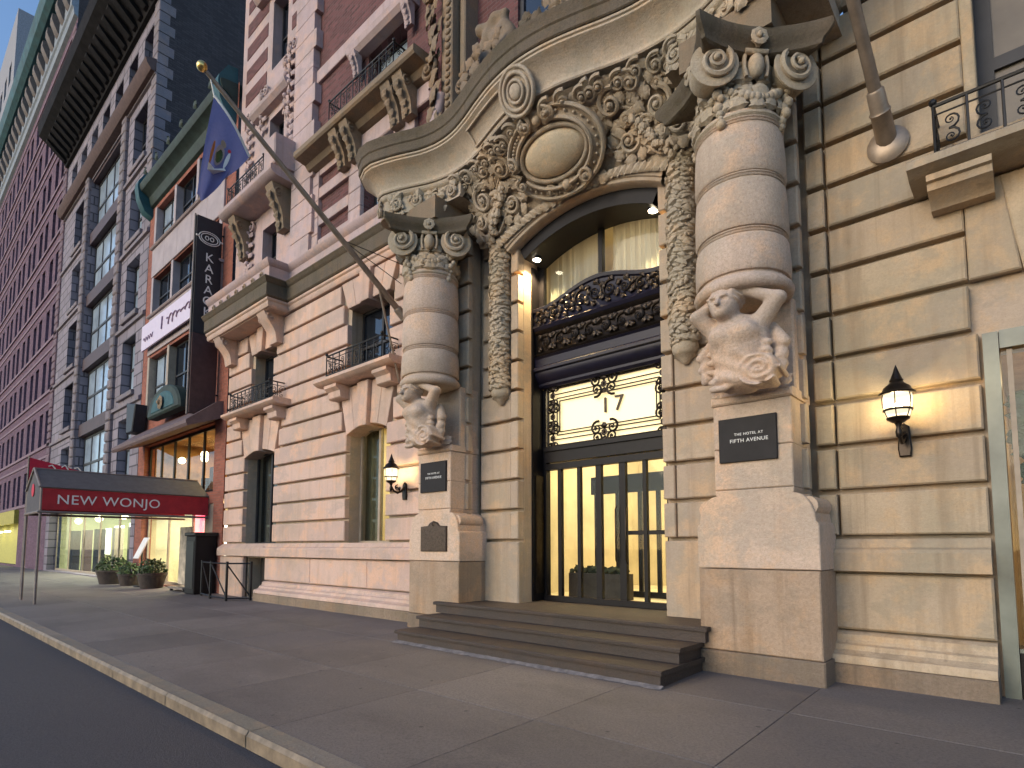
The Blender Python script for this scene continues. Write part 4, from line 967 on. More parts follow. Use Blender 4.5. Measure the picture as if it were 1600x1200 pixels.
# ground-floor windows
for w, lit in ((W1, 0), (W2, 1)):
    window(hotel, w[0], w[1], 1.5, 4.03, .40, 'tan' if lit else 'frame', 'glass', 2, 1, .07)
    m = MB(); x0, x1 = w[0] - .5, w[1] + 1.6; m.add([(x0, .46, 1.4), (x1, .46, 1.4), (x1, 2.9, 1.4), (x0, 2.9, 1.4), (x0, .46, 4.4), (x1, .46, 4.4), (x1, 2.9, 4.4), (x0, 2.9, 4.4)], [(0, 1, 2, 3), (4, 7, 6, 5), (0, 3, 7, 4), (1, 5, 6, 2), (3, 2, 6, 7)])
    m.build('room', 'warmwall' if lit else 'inner', hotel, fix=False)
    if lit:
        dr = MB(); v = []
        for i in range(34): x = w[0] - .1 + (w[1] - w[0]) * .46 * i / 33; y = .60 + .03 * math.sin(i * 1.5); v += [(x, y, 1.45), (x, y, 4.1)]
        dr.add(v, [(2 * i, 2 * i + 2, 2 * i + 3, 2 * i + 1) for i in range(33)]); dr.build('curtain', plain('olive_drape', (.15, .12, .06), .9), hotel, 80, fix=False)
        area('window_room_light', ((w[0] + w[1]) / 2 + .4, 1.7, 4.3), (0, 0, 0), 1.6, 1.2, 85, (1, .74, .30))
    else:
        cu = MB(); v = []
        for i in range(30): x = w[0] + (w[1] - w[0]) * i / 29; y = .62 + .03 * math.sin(i * 1.7); v += [(x, y, 1.45), (x, y, 4.1)]
        cu.add(v, [(2 * i, 2 * i + 2, 2 * i + 3, 2 * i + 1) for i in range(29)]); cu.build('curtain', plain('brown_drape', (.10, .08, .065), .9), hotel, 80, fix=False)
    # sill things
vase = MB(); vase.lathe([(.02, 1.53), (.07, 1.53), (.09, 1.62), (.05, 1.8), (.06, 1.9), (.02, 1.9)], -9.78, .52, 12); vase.build('sill_vase', 'pot', hotel, 40)
# first-floor windows with small iron balconies
for w, bl in ((W3L, (-16.75, -13.65)), (W3, (-11.75, -8.95))):
    window(hotel, w[0], w[1], 5.06, 6.72, .42, 'frame', 'glassd', 2, 2, .06)
    sl = MB().sweepx([(.05, 4.955), (-.34, 4.96), (-.42, 5.0), (-.46, 5.03), (-.46, 5.09), (-.42, 5.11), (.05, 5.115)], *bl).build('balcony_slab', 'stoneL', hotel, 30)
    for x in (bl[0] + .5, bl[1] - .5):
        m = MB(); m.sweepx([(.05, 4.66), (-.18, 4.66), (-.22, 4.69), (-.24, 4.82), (-.34, 4.88), (-.34, 4.95), (.05, 4.95)], x - .24, x + .24); m.build('bracket', 'stoneL', sl, 40)
    railing(sl, bl[0] + .42, bl[1] - .35, -.38, .02, 5.115, .46)
# right-hand window and balcony
window(hotel, -.20, 1.5, 5.1, 7.36, .36, 'frame', plain('beige_blind', (.13, .108, .085), .4, 0, .3, 2), 1, 2, .13)
sl = MB().sweepx([(.05, 4.94), (-.36, 4.95), (-.42, 4.98), (-.50, 5.0), (-.50, 5.07), (-.46, 5.10), (.05, 5.105)], -.74, 2.2).build('balcony_slab', 'stoneR', hotel, 30)
for x in (-.36, 1.6):
    m = MB(); m.sweepx([(.05, 4.70), (-.14, 4.70), (-.18, 4.74), (-.36, 4.80), (-.38, 4.86), (-.42, 4.87), (-.42, 4.93), (.05, 4.94)], x - .24, x + .24); m.build('bracket', 'stoneR', sl, 40)
railing(sl, -.52, 2.0, -.36, .02, 5.11, .5)

# ---------------------------------------------------------------- string cornice and upper storeys
cp = [(-17.62, -.52), (-13.87, -.52), (-13.87, 0), (-8.32, 0)]
MB().plan(cp, [(-.1, 7.375), (.04, 7.38), (.07, 7.42), (.07, 7.5), (.11, 7.53), (.11, 7.58), (-.1, 7.585)]).build('cornice_bed', 'stoneL', hotel, 40)
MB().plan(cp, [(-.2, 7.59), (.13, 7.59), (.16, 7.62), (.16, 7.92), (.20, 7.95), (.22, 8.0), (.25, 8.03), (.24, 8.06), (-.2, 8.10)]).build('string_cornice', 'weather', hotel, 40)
MB().plan(cp, [(-.2, 8.105), (.06, 8.105), (.06, 8.40), (.10, 8.43), (.15, 8.50), (.16, 8.56), (.12, 8.58), (-.2, 8.60)]).build('parapet', 'lime2', hotel, 40)
MB().box(-17.55, -13.85, -.5, .02, 7.36, 7.6).build('pavilion_soffit', 'stoneL', hotel)
for x in (-17.1, -14.35): bracket(hotel, x, .42, 7.40, .75, .55, 'stoneL', False)
for i in range(7): 
    m = MB(); m.at(rosette(.12, 6), (-17.2 + i * .5, -.585, 8.26), (0, -1, 0), (0, 0, 1)); m.build('parapet_rosette', 'brown', hotel, 50)
MB().plan([(-1.30, 0), (8, 0)], [(-.1, 7.375), (.04, 7.38), (.11, 7.58), (.16, 7.62), (.16, 7.92), (.25, 8.03), (-.2, 8.10)]).build('string_cornice', 'stoneR', hotel, 40)
uh = [(-15.65, -14.8, 8.75, 10.25), (-15.45, -14.6, 11.75, 13.4), (-15.45, -14.55, 14.9, 17.0), (-10.8, -9.6, 8.62, 10.2), (-10.72, -9.3, 11.25, 12.55), (-6.2, -3.4, 8.6, 11.5)]
up = holes_wall(-13.0, 8, 8.05, 18.5, [h for h in uh if h[0] > -13], .12, .35).build('upper_wall', 'brick', hotel, fix=False)
pv = holes_wall(-17.4, -13.0, 8.3, 19.5, [h for h in uh if h[0] < -13], .05, .4).build('pavilion_wall', 'lime2', hotel, fix=False)
sd_ = MB(); sd_.add([(-17.4, .05, 8.0), (-17.4, 12, 8.0), (-17.4, 12, 19.5), (-17.4, .05, 19.5)], [(0, 1, 2, 3)]); sd_.build('side_wall', 'brick', hotel, fix=False)
for h in uh:
    if h[0] > -8: continue
    window(hotel, h[0], h[1], h[2], h[3], (.05 if h[0] < -13 else .12) + .3, 'frame', 'glassd' if h[0] < -13 else 'glassb', 1, 2, .06)
# curtain panels in the upper brick-wall window
# pavilion: quoin pier, brick stripes, garland strips
for z in np.arange(8.62, 18.4, .487):
    MB().block(-13.85, -12.9 + (.12 if int(z * 10) % 2 else 0), z + .006, z + .481, -.06, .14, .008).build('quoin_stone', 'lime2', pv, 40)
for z in np.arange(13.9, 18.6, .75):
    for a, b in ((-17.1, -15.75), (-14.3, -13.95)):
        MB().box(a, b, .035, .06, z, z + .4).build('brick_panel', 'brick', pv)
def garland(x, z0, z1, y=-.0):
    m = MB(); z = z1
    m.at(spiral(.17, 1.6, .16, .035, 1, R(80), .06, n=22), (x - .12, y, z1 + .12), (0, -1, 0), (0, 0, 1)); m.at(spiral(.17, 1.6, .16, .035, -1, R(80), .06, n=22), (x + .12, y, z1 + .12), (0, -1, 0), (0, 0, 1))
    while z > z0:
        for q in (-.09, .09): m.at(LF_MID, (x + q, y, z), (q * 3, -1, 0), (q * 2, 0, -1), 1.1)
        m.ball((x, y - .07, z - .02), .07, 7, 5); z -= .30
    return m.build('garland_drop', 'brown' if rng.random() < .0 else 'lime2', pv, 50)
garland(-16.6, 11.6, 13.9); garland(-14.05, 11.9, 14.6, -.03); garland(-16.35, 8.9, 10.4); garland(-14.35, 13.0, 14.4); garland(-15.75, 13.0, 14.2)
# pavilion balcony with carved consoles
sl = MB().sweepx([(.05, 10.75), (-.5, 10.78), (-.62, 10.84), (-.66, 10.9), (-.66, 11.0), (-.6, 11.03), (.05, 11.04)], -17.0, -13.75).build('balcony_slab', 'lime2', hotel, 30)
for x in (-16.5, -14.2): bracket(sl, x, .38, 10.74, 1.1, .5, 'brown')
railing(sl, -16.6, -14.4, -.56, .02, 11.04, .5)
MB().block(-14.3, -13.7, 11.05, 11.85, -.6, 0, .03).build('balcony_pier', 'lime2', sl, 40)
for x0, x1, z in ((-16.2, -14.1, 13.6), (-16.2, -14.1, 17.2)):
    MB().sweepx([(.06, z), (-.12, z + .02), (-.22, z + .12), (-.24, z + .2), (.06, z + .25)], x0, x1).build('window_hood', 'lime2', pv, 30)
# banded brick and stone storey right of the pavilion
for a, b in ((-13.0, -12.62), (-11.28, -10.8), (-9.6, -8.9)):
    z = 8.6; k = 0
    while z < 10.6:
        MB().block(a - (.0 if k % 2 else .0), b, z + .005, min(10.62, z + .42), .02, .13, .012).build('quoin_stone', 'lime2', up, 40); z += .425; k += 1
for z in (8.6, 9.22, 9.92, 10.5): MB().block(-12.61, -11.29, z, z + .26, .03, .13, .01).build('stone_band', 'lime2', up, 40)
MB().block(-10.9, -8.4, 10.22, 10.62, .0, .13, .02).build('window_lintel', 'lime2', up, 40)
sl = MB().sweepx([(.1, 10.62), (-.12, 10.66), (-.2, 10.76), (-.46, 10.80), (-.50, 10.84), (-.50, 10.95), (-.46, 10.98), (.1, 11.0)], -12.9, -8.3).build('balcony_slab', 'brown', hotel, 30)
for x in (-11.35, -10.9, -9.35, -8.95): bracket(sl, x, .3, 10.80, .75, .42, 'brown')
railing(sl, -11.4, -9.0, -.44, .05, 11.0, .46)
for z in (13.05, 15.6): MB().block(-12.9, -8.3, z, z + .34, .04, .14, .012).build('stone_band', 'lime2', up, 40)
MB().sweepx([(.13, 12.56), (-.08, 12.58), (-.16, 12.66), (-.18, 12.8), (-.05, 12.95), (.13, 13.0)], -11.2, -8.9).build('window_hood', 'lime2', up, 30)
for x in (-10.95, -9.05): bracket(up, x, .22, 12.6, .5, .2, 'lime2')
# carved bay over the entrance
for sg in (-1, 1):
    c = CX + sg * 2.72; bp = MB()
    for dx, w, y in ((-.34, .12, -.12), (-.16, .16, -.24), (.06, .2, -.34), (.28, .14, -.2)): bp.block(c - sg * dx - w / 2, c - sg * dx + w / 2, 8.2, 14.5, y, .2, .02)
    pb_ = bp.build('bay_pilaster', 'brown', hotel, 40)
    m = MB()
    for z in np.arange(8.4, 14, .14): m.ball((c - sg * .06, -.35, z), (.07, .04, .055), 8, 5)
    m.build('egg_moulding', 'brown', pb_, 60)
    m = MB()   # cascading console carving outside the pilaster
    for i in range(60):
        z = rng.uniform(8.5, 13.8); x = c + sg * (.30 + .32 * min(1, max(0, (z - 9.5) / 3)) * rng.uniform(.3, 1)); m.at([LF_BIG, LF_MID][i % 2], (x, -.12 - .25 * rng.random(), z), (sg * .5, -1, -.1), (rng.uniform(-.6, .6), 0, -1), rng.uniform(1.0, 1.7))
    for z, r in ((8.75, .22), (10.4, .26), (12.0, .3)): m.at(spiral(r, 1.9, .15, r * .2, sg, R(80), .1, n=28), (c + sg * .55, -.25, z), (0, -1, 0), (0, 0, 1))
    tag(m.build('console_carving', 'brown', pb_, 60), kind='stuff')
    # volute strap sweeping down on to the cornice end
    m = MB(); tt = np.linspace(0, 1, 16); m.tube([(c + sg * (.15 + .75 * t), -.30 - .1 * t, 9.7 - 1.15 * t ** .6) for t in tt], np.linspace(.10, .06, 16), 8)
    m.at(spiral(.20, 1.8, .15, .05, sg, R(100), .08, n=26), (c + sg * .95, -.45, 8.5), (0, -1, 0), (0, 0, 1)); m.build('scroll_strap', 'lime2', pb_, 50)
bk = MB(); bk.box(-6.6, -3.0, .05, .14, 8.2, 14.5); 
MB().block(CX - 2.1, CX + 2.1, 8.2, 9.0, -.35, .13, .04).build('bay_plinth', 'brown', hotel, 40)
window(hotel, -6.2, -3.4, 9.0, 11.5, .2, 'frame', 'glassd', 3, 2, .09)
def trophy(x, y, sc, mat='brown'):
    """carved shield with a draped mask and scrolls standing on the cornice"""
    def fn(P):
        d = sd_ell(P, (0, 0, .55), (.32, .16, .46)); d = smin(d, sd_caps(P, (-.22, -.05, .98), (.22, -.05, .98), .07, .07), .06)
        d = smin(d, sd_caps(P, (-.25, 0, .75), (-.38, -.05, .25), .10, .07), .06); d = smin(d, sd_caps(P, (.25, 0, .75), (.38, -.05, .25), .10, .07), .06)
        d = smin(d, sd_ell(P, (0, 0, .12), (.40, .2, .14)), .08)
        d = smax(d, -sd_ell(P, (0, -.2, .55), (.17, .10, .25)), .03)
        return d + .02 * np.sin(P[..., 0] * 22) * np.sin(P[..., 2] * 17)
    V_, F_ = nets(fn, (-.6, -.4, -.1), (.6, .35, 1.25), .035); m = MB(); m.add(V_ * sc + np.array([x, y, 8.22]), F_)
    for q in (-1, 1): m.at(spiral(.16 * sc, 1.8, .15, .035 * sc, q, R(80), .07, n=26), (x + q * .42 * sc, y - .18 * sc, 8.22 + .24 * sc), (0, -1, 0), (0, 0, 1))
    for i in range(14): m.at(LF_MID, (x + rng.uniform(-.4, .4) * sc, y - .2 * sc, 8.3 + rng.uniform(0, .5) * sc), (0, -1, .1), (rng.uniform(-1, 1), 0, rng.uniform(-1, 1)), sc)
    m.build('carved_shield', mat, hotel, 60)
trophy(CX - .9, -.95, 1.15); trophy(CX + .9, -.95, 1.15)
m = MB()
for i in range(90):
    x = CX + rng.uniform(-.75, .75); m.at([LF_BIG, LF_MID, LF_MID][i % 3], (x, -.75 - rng.uniform(0, .18), 8.25 + rng.uniform(0, .75)), (0, -1, -.2), (rng.uniform(-1, 1), 0, rng.uniform(-1, 1)), rng.uniform(.8, 1.3))
for x in (-.5, 0, .5): m.at(spiral(.2, 1.9, .15, .045, 1 if x < 0 else -1, R(70), .12, n=28), (CX + x, -.9, 8.6), (0, -1, 0), (0, 0, 1))
m.box(CX - .8, CX + .8, -.75, -.4, 8.22, 9.1); m.build('balcony_relief', 'weather', hotel, 60)

# ---------------------------------------------------------------- shopfront at the right edge
shop = thing('corner_shopfront', (2, .1, .1), 'polished steel framed shop window at the right edge of the facade', 'shopfront')
MB().box(-.285, -.17, .0, .3, .09, 3.44).build('steel_post', 'chrome', shop); MB().box(-.165, 7.4, .02, .3, 3.28, 3.45).build('steel_head', 'chrome', shop)
MB().box(-.165, 7.4, .03, .3, .09, .5).build('black_stall_riser', 'doorm', shop); MB().box(-.165, 7.4, .02, .3, .505, .54).build('steel_sill', 'chrome', shop)
for x in (-.10, 1.9, 4.0): MB().box(x - .02, x + .02, .06, .12, .55, 3.27).build('mullion', 'tan', shop)
MB().box(-.165, 7.4, .085, .095, .55, 3.27).build('pane', 'glass', shop)
m = MB(); m.add([(-.2, .31, .09), (7.4, .31, .09), (7.4, 3, .09), (-.2, 3, .09), (-.2, .31, 3.4), (7.4, .31, 3.4), (7.4, 3, 3.4), (-.2, 3, 3.4)], [(0, 1, 2, 3), (4, 7, 6, 5), (0, 3, 7, 4), (1, 5, 6, 2), (3, 2, 6, 7)]); m.build('shop_interior', plain('amber_interior', (.5, .3, .13), .7), shop, fix=False)
for k, z in enumerate((1.4, 2.1, 2.75)): MB().box(-.05, 7.2, .6, .9, z, z + .05).build('shelf', 'tan', shop)
m = MB()
for i in range(70): m.at(LF_MID, (rng.uniform(-.1, .9), .5, rng.uniform(2.0, 2.75)), (rng.uniform(-.5, .5), -1, .3), (rng.uniform(-1, 1), 0, 1), 1.2)
m.build('display_greenery', 'leafm', shop)
area('shop_light', (2.0, 1.2, 3.3), (0, 0, 0), 4.0, 1.2, 60, (1, .75, .4))

# ================================================================== THINGS ON THE FACADE
def lantern(x, z, label):
    t = thing('wall_lantern', (x, 0, z), label, 'lantern', 'wall lanterns beside the hotel entrance')
    y = -.34; P = lambda prof: [(r, z + h) for r, h in prof]
    MB().lathe(P([(.01, -.03), (.085, -.03), (.10, .0), (.122, .08), (.128, .16), (.118, .21), (.01, .21)]), x, y, 16).build('glass_globe', 'lampglow', t, 60)
    m = MB().lathe(P([(.01, .205), (.15, .205), (.155, .22), (.125, .245), (.11, .28), (.07, .31), (.055, .33), (.06, .345), (.05, .36), (.028, .42), (.012, .47), (.001, .50)]), x, y, 16); m.build('cap', 'ironbrown', t, 40)
    m = MB()
    for i in range(6):
        a = 2 * math.pi * (i + .5) / 6; m.tube([(x + r * math.cos(a), y + r * math.sin(a), z + h) for r, h in ((.092, -.02), (.108, .02), (.129, .09), (.134, .16), (.125, .21))], .006, 5)
    m.lathe(P([(.01, -.07), (.05, -.065), (.095, -.035), (.10, -.02), (.09, -.012), (.01, -.015)]), x, y, 16); m.lathe(P([(.12, .045), (.126, .05), (.128, .06), (.122, .065), (.12, .045)]), x, y, 16)
    m.build('cage', 'ironbrown', t, 40)
    m = MB(); m.lathe(P([(.005, -.22), (.025, -.2), (.03, -.15), (.018, -.11), (.035, -.07), (.01, -.065)]), x, y, 12)
    m.tube([(x, y, z - .12), (x, y + .06, z - .2), (x, y + .15, z - .24), (x, y + .24, z - .2), (x, -.03, z - .12)], [.018, .02, .02, .022, .028], 8)
    for q in (-1, 1): m.at(spiral(.055, 1.5, .17, .012, q, R(80), .01, n=18), (x + .0, y + .14, z - .14), (q, 0, 0), (0, 0, 1))
    m.at(LF_SM, (x, y + .2, z - .2), (0, -1, .3), (0, 0, 1), .7); m.build('arm', 'ironbrown', t, 40)
    m = MB(); m.poly([(x - .05, z - .36), (x + .05, z - .36), (x + .06, z - .28), (x + .045, z - .06), (x, z - .02), (x - .045, z - .06), (x - .06, z - .28)], -.045, .0, .012); m.build('back_plate', 'ironbrown', t, 40)
    MB().ball((x, y, z + .09), .04, 10, 7).build('bulb', 'bulb', t, 60)
    point('lantern_lamp', (x, y - .0, z + .09), 120, (1, .74, .36), .05).parent = None
lantern(-.93, 2.70, 'lit iron wall lantern on the yellowish stone right of the right column')
lantern(-8.98, 2.70, 'lit iron wall lantern between the left column and the glowing window')
for x0, x1, z0, z1, lb, sz in ((-2.56, -1.95, 2.36, 2.84, 'charcoal hotel name plate on the right pedestal, with white lettering', .062), (-7.73, -7.09, 2.35, 2.85, 'charcoal hotel name plate on the left pedestal, above the bronze plaque', .062)):
    t = thing('name_plate', ((x0 + x1) / 2, -.63, z0), lb, 'sign', 'hotel name plates')
    MB().block(x0, x1, z0, z1, -.655, -.621, .004).build('plate', 'plaque', t)
    c = (x0 + x1) / 2; z = (z0 + z1) / 2 + .02
    text('lettering', 'THE HOTEL AT', 'white', t, (c + .02, -.657, z + .035), .040, ext=.002, space=1.15); text('lettering', 'FIFTH AVENUE', 'white', t, (c + .02, -.657, z - .035), .056, ext=.002, space=1.12)
t = thing('bronze_plaque', (-7.39, -.63, 1.37), 'bronze plaque with a crested top low on the left pedestal', 'plaque')
MB().poly([(-7.71, 1.37), (-7.07, 1.37), (-7.07, 1.78), (-7.25, 1.79), (-7.30, 1.84), (-7.39, 1.87), (-7.48, 1.84), (-7.53, 1.79), (-7.71, 1.78)], -.655, -.621, .01).build('plate', 'bronze', t)
m = MB()
for i in range(7): m.box(-7.65 + .03 * (i % 2), -7.13 - .04 * (i % 3), -.659, -.654, 1.43 + .045 * i, 1.446 + .045 * i)
m.at(rosette(.05, 6), (-7.39, -.655, 1.82), (0, -1, 0), (0, 0, 1)); m.build('raised_lines', 'bronze', t)
# flagpoles
def pole(a, b, label, ballon, strut):
    a, b = np.array(a, float), np.array(b, float); d = unit(b - a)
    t = thing('flagpole', tuple(a), label, 'flagpole', 'flagpoles above the entrance')
    tt = np.linspace(0, 1, 8); MB().tube([a + (b - a) * u for u in tt], np.linspace(.062, .032, 8), 12).build('pole', 'pole', t, 40)
    m = MB(); m.lathe([(.01, 0), (.17, 0), (.19, .01), (.19, .03), (.15, .06), (.07, .08), (.01, .085)], 0, 0, 20); v = np.vstack(m.v); v = np.c_[v[:, 0], -v[:, 2], v[:, 1]] + np.array([a[0], .0, a[2] - .02])
    q = MB(); q.add(v, m.f); q.build('wall_plate', 'pole', t, 40)
    MB().tube([a + d * u for u in (.0, .05, .3, .32, .34, .52, .54)], [.085, .095, .09, .10, .085, .08, .066], 12).build('socket', 'pole', t, 40)
    if ballon: MB().ball(b + d * .08, .075, 14, 9).build('ball_finial', 'gold', t, 60); MB().lathe([(.01, 0), (.05, 0), (.03, .03), (.01, .04)], b[0], b[1], 10).add([(0, 0, 0)], []) 
    if strut:
        MB().tube([a + d * 1.05, (a[0] - .35, -.12, a[2] - .95)], .022, 8).build('strut', 'pole', t, 40)
        for e in ((a[0] + .35, 0, a[2] + 1.0), (a[0] - .5, 0, a[2] + 1.1)): MB().tube([a + d * 2.0, e], .008, 5).build('stay_cable', 'iron', t)
    return t
pole((-8.72, -.03, 5.60), (-8.72, -3.94, 8.40), 'long slanting flagpole with gilded ball, left of the left column', True, True)
pole((-.94, -.03, 5.64), (-1.17, -4.0, 8.75), 'slanting flagpole with round wall plate, right of the right capital', True, False)
fg = thing('flag', (-8.72, -3.6, 6.3), 'dark blue state flag with coat of arms hanging from the left flagpole', 'flag')
A, B, C_, D = [np.array(q, float) for q in ((-8.72, -3.82, 8.10), (-8.72, -3.26, 7.46), (-8.72, -3.62, 6.93), (-8.74, -4.02, 6.45))]
def FL(u, v, o=0.):
    p = (A * (1 - u) + B * u) * (1 - v) + (D * (1 - u) + C_ * u) * v; w = .10 * v * math.sin(u * 9 + 1.2) + .05 * math.sin(v * 3 + u * 4)
    return p + np.array([w + o, .05 * math.sin(v * math.pi) * (u - .5), -.12 * math.sin(math.pi * u) * v])
nu, nv = 22, 22; m = MB(); m.add([FL(i / (nu - 1), j / (nv - 1)) for i in range(nu) for j in range(nv)], [(i * nv + j, (i + 1) * nv + j, (i + 1) * nv + j + 1, i * nv + j + 1) for i in range(nu - 1) for j in range(nv - 1)]); m.build('cloth', 'flag', fg, 80, fix=False)
MB().tube([FL(u, 0, .0) for u in np.linspace(0, 1, 12)], .022, 6).build('white_hoist', 'white', fg, 60)
MB().tube([A, (-8.72, -3.88, 8.34)], .01, 5).build('halyard', 'white', fg)
def patch(name, mat, pts, o=.02): m = MB(); n = len(pts); m.add([FL(u, v, o) for u, v in pts], [tuple(range(n))]); m.build(name, mat, fg, fix=False)
ell = lambda u, v, a, b, n=14: [(u + a * math.cos(2 * math.pi * i / n), v + b * math.sin(2 * math.pi * i / n)) for i in range(n)]
patch('emblem_shield', 'cream', ell(.42, .46, .12, .12), .03); patch('emblem_shield_field', 'leafm', ell(.42, .47, .085, .08), .036); patch('emblem_eagle', 'tan', ell(.43, .32, .07, .04), .03)
patch('emblem_left_figure', 'orange', ell(.22, .52, .045, .13), .03); patch('emblem_right_figure', 'white', ell(.62, .48, .045, .13), .03); patch('emblem_ribbon', 'white', [(.18, .64), (.42, .62), (.64, .61), (.70, .66), (.44, .69), (.20, .71)], .03)
patch('emblem_red_cap', 'red', ell(.60, .34, .04, .025), .03)

# ================================================================== NEIGHBOURING BUILDINGS
# --- narrow brick building
nb = thing('narrow_brick_building', (-21.5, 0, .1), 'narrow orange brick building with cream window bays and green copper cornice', 'building')
NX0, NX1 = -25.65, -17.5
rows_ = [(12.95, 14.6), (10.2, 11.75), (6.35, 8.6)]
hl = []
for z0, z1 in rows_:
    for i in range(3): a = -24.9 + i * 2.15; hl.append((a, a + 1.95, z0, z1))
hl.append((-24.9, -18.3, 3.1, 5.2)); hl.append((-24.9, -18.2, .15, 2.75))
nw = holes_wall(NX0, NX1, 0, 15.7, hl, 0, .35).build('wall', 'brickn', nb, fix=False)
for z0, z1 in ((11.8, 12.9), (8.7, 10.15)):
    for i in range(5): a = -25.0 + i * 1.36; MB().block(a, a + 1.35, z0, z1, -.06, .02, .012).build('spandrel_panel', 'cream', nb, 40)
    MB().sweepx([(.0, z1), (-.12, z1 + .01), (-.16, z1 + .05), (-.14, z1 + .09), (.3, z1 + .10)], -25.05, -18.15).build('sill', 'cream', nb, 30)
for z0, z1 in rows_:
    for i in range(4): x = -25.0 + i * 2.15; MB().block(x - .02, x + .18, z0 - .02, z1 + .05, -.03, .3, .01).build('mullion_post', 'cream' if z0 > 9 else 'tan', nb, 40)
    for i in range(3):
        a = -24.75 + i * 2.15; window(nb, a, a + 1.85, z0, z1, .22, 'frame', 'glassb' if (i + int(z0)) % 3 == 0 else 'glassd', 2, 2, .06)
MB().sweepx([(.0, 14.75), (-.1, 14.8), (-.16, 15.0), (-.18, 15.12), (-.28, 15.22), (-.45, 15.3), (-.5, 15.4), (-.52, 15.55), (-.46, 15.6), (.2, 15.7)], -25.7, -17.6).build('cornice', 'copper', nb, 30)
for x in (-25.55, -17.85): 
    m = MB(); m.sweepx([(.0, 14.4), (-.3, 14.55), (-.5, 15.0), (-.58, 15.5), (-.55, 15.7), (-.3, 16.15), (.0, 16.2)], x - .2, x + .2); m.build('cornice_end_bracket', 'teal', nb, 40)
for i in range(6): MB().at(LF_MID, (-24.6 + i * 1.25, -.48, 15.6), (0, -1, 0), (0, 0, 1), 1.6).build('cornice_cresting', 'copper', nb, 50)
# upstairs restaurant glazing, green pediment and brown canopy
win = window(nb, -24.9, -18.3, 3.1, 5.2, .2, 'doorm', 'glass', 5, 1, .10)
m = MB(); m.add([(-24.95, .4, 3.1), (-18.2, .4, 3.1), (-18.2, 4, 3.1), (-24.95, 4, 3.1), (-24.95, .4, 5.4), (-18.2, .4, 5.4), (-18.2, 4, 5.4), (-24.95, 4, 5.4)], [(0, 1, 2, 3), (4, 7, 6, 5), (0, 3, 7, 4), (1, 5, 6, 2), (3, 2, 6, 7)]); m.build('upstairs_room', plain('amber_room', (.42, .24, .08), .7, 0, .75, 1.1), nb, fix=False)
area('upstairs_light', (-21.5, 1.6, 5.3), (0, 0, 0), 5, 1.2, 300, (1, .66, .27))
m = MB()
for i in range(6): m.ball((-24 + i * 1.1, 1.0 + .4 * (i % 2), 4.7), .13, 10, 6)
m.build('pendant_lamps', 'ceil', nb, 50)
m = MB()
for i in range(8): m.box(-24.5 + i * .8, -24.2 + i * .8, 1.6, 2.0, 3.1, 3.7 + .35 * (i % 3))
m.build('diners_and_chairs', 'maroon', nb)
cp_ = MB().sweepx([(.0, 5.25), (-.95, 4.88), (-1.0, 4.95), (-1.0, 5.05), (-.15, 5.72), (.0, 5.75)], -25.2, -17.75).build('canopy_roof', plain('brown_canopy', (.13, .085, .085), .7), nb, 30)
pd = MB(); a_ = [(-22.9 + 1.55 + 1.55 * math.cos(t), 5.85 + .95 * math.sin(t)) for t in np.linspace(0, math.pi, 16)]; pd.poly(a_, -.55, -.2, .06); pdo = pd.build('arched_pediment', 'copper', nb, 40)
MB().poly([(-22.9 + 1.55 + 1.1 * math.cos(t), 5.98 + .6 * math.sin(t)) for t in np.linspace(0, math.pi, 14)], -.57, -.5, .02).build('pediment_panel', 'teal', pdo, 40)
m = MB(); m.at(rosette(.3, 8), (-21.35, -.58, 6.2), (0, -1, 0), (0, 0, 1)); m.build('pediment_ornament', 'brown', pdo, 50)
MB().poly([(-25.5, 5.7), (-24.8, 5.7), (-24.5, 6.7), (-25.6, 6.9)], -.5, -.1, .03).build('dark_shield_sign', 'banner', nb, 40)
# ground floor shop of the narrow building
window(nb, -24.9, -18.2, .15, 2.75, .25, 'tan', 'glass', 3, 1, .09, 'shop_window')
m = MB(); m.add([(-25.2, .4, .1), (-18, .4, .1), (-18, 4, .1), (-25.2, 4, .1), (-25.2, .4, 2.9), (-18, .4, 2.9), (-18, 4, 2.9), (-25.2, 4, 2.9)], [(0, 1, 2, 3), (4, 7, 6, 5), (0, 3, 7, 4), (1, 5, 6, 2), (3, 2, 6, 7)]); m.build('shop_room', plain('pale_shop_wall', (.62, .55, .36), .7, 0, .3, 1.2), nb, fix=False)
area('shop_room_light', (-21.5, 1.6, 2.85), (0, 0, 0), 5, 1.2, 420, (1, .86, .58))
m = MB(); m.tube([(-19.9, .35, 1.4 + .13 * i) for i in range(9)], .10, 8); m.box(-20.5, -19.6, .36, .40, 2.35, 2.6); m.build('neon_sign', 'neon', nb)
m = MB(); m.box(-18.95, -18.25, .05, .3, .1, 2.75); m.build('door', 'tan', nb)
# --- granite building
gb = thing('granite_building', (-34, 0, .1), 'grey rusticated granite loft building with tall centre windows and dark overhanging cornice', 'building')
GX0, GX1 = -42.0, -25.7; gh = []
fl_ = [(4.3, 6.7), (7.75, 10.1), (11.1, 13.5), (14.45, 16.8), (17.8, 20.2)]
for z0, z1 in fl_: gh += [(-39.3, -37.4, z0, z1), (-28.6, -26.8, z0, z1)]
BIG = (-35.9, -30.1, 3.7, 20.6)
for i in range(7): gh.append((-40.9 + i * 2.2, -39.6 + i * 2.2, 21.6, 23.4))
gh.append((-41.2, -26.2, .15, 3.3))
holes_wall(GX0, GX1, 0, 25.2, gh + [BIG], 0, .38).build('wall', 'granblk', gb, fix=False)
sw = MB(); sw.add([(GX1, 0, 0), (GX1, 26, 0), (GX1, 26, 26.5), (GX1, 0, 26.5)], [(0, 1, 2, 3)]); sw.build('party_wall', 'brickd', gb, fix=False)
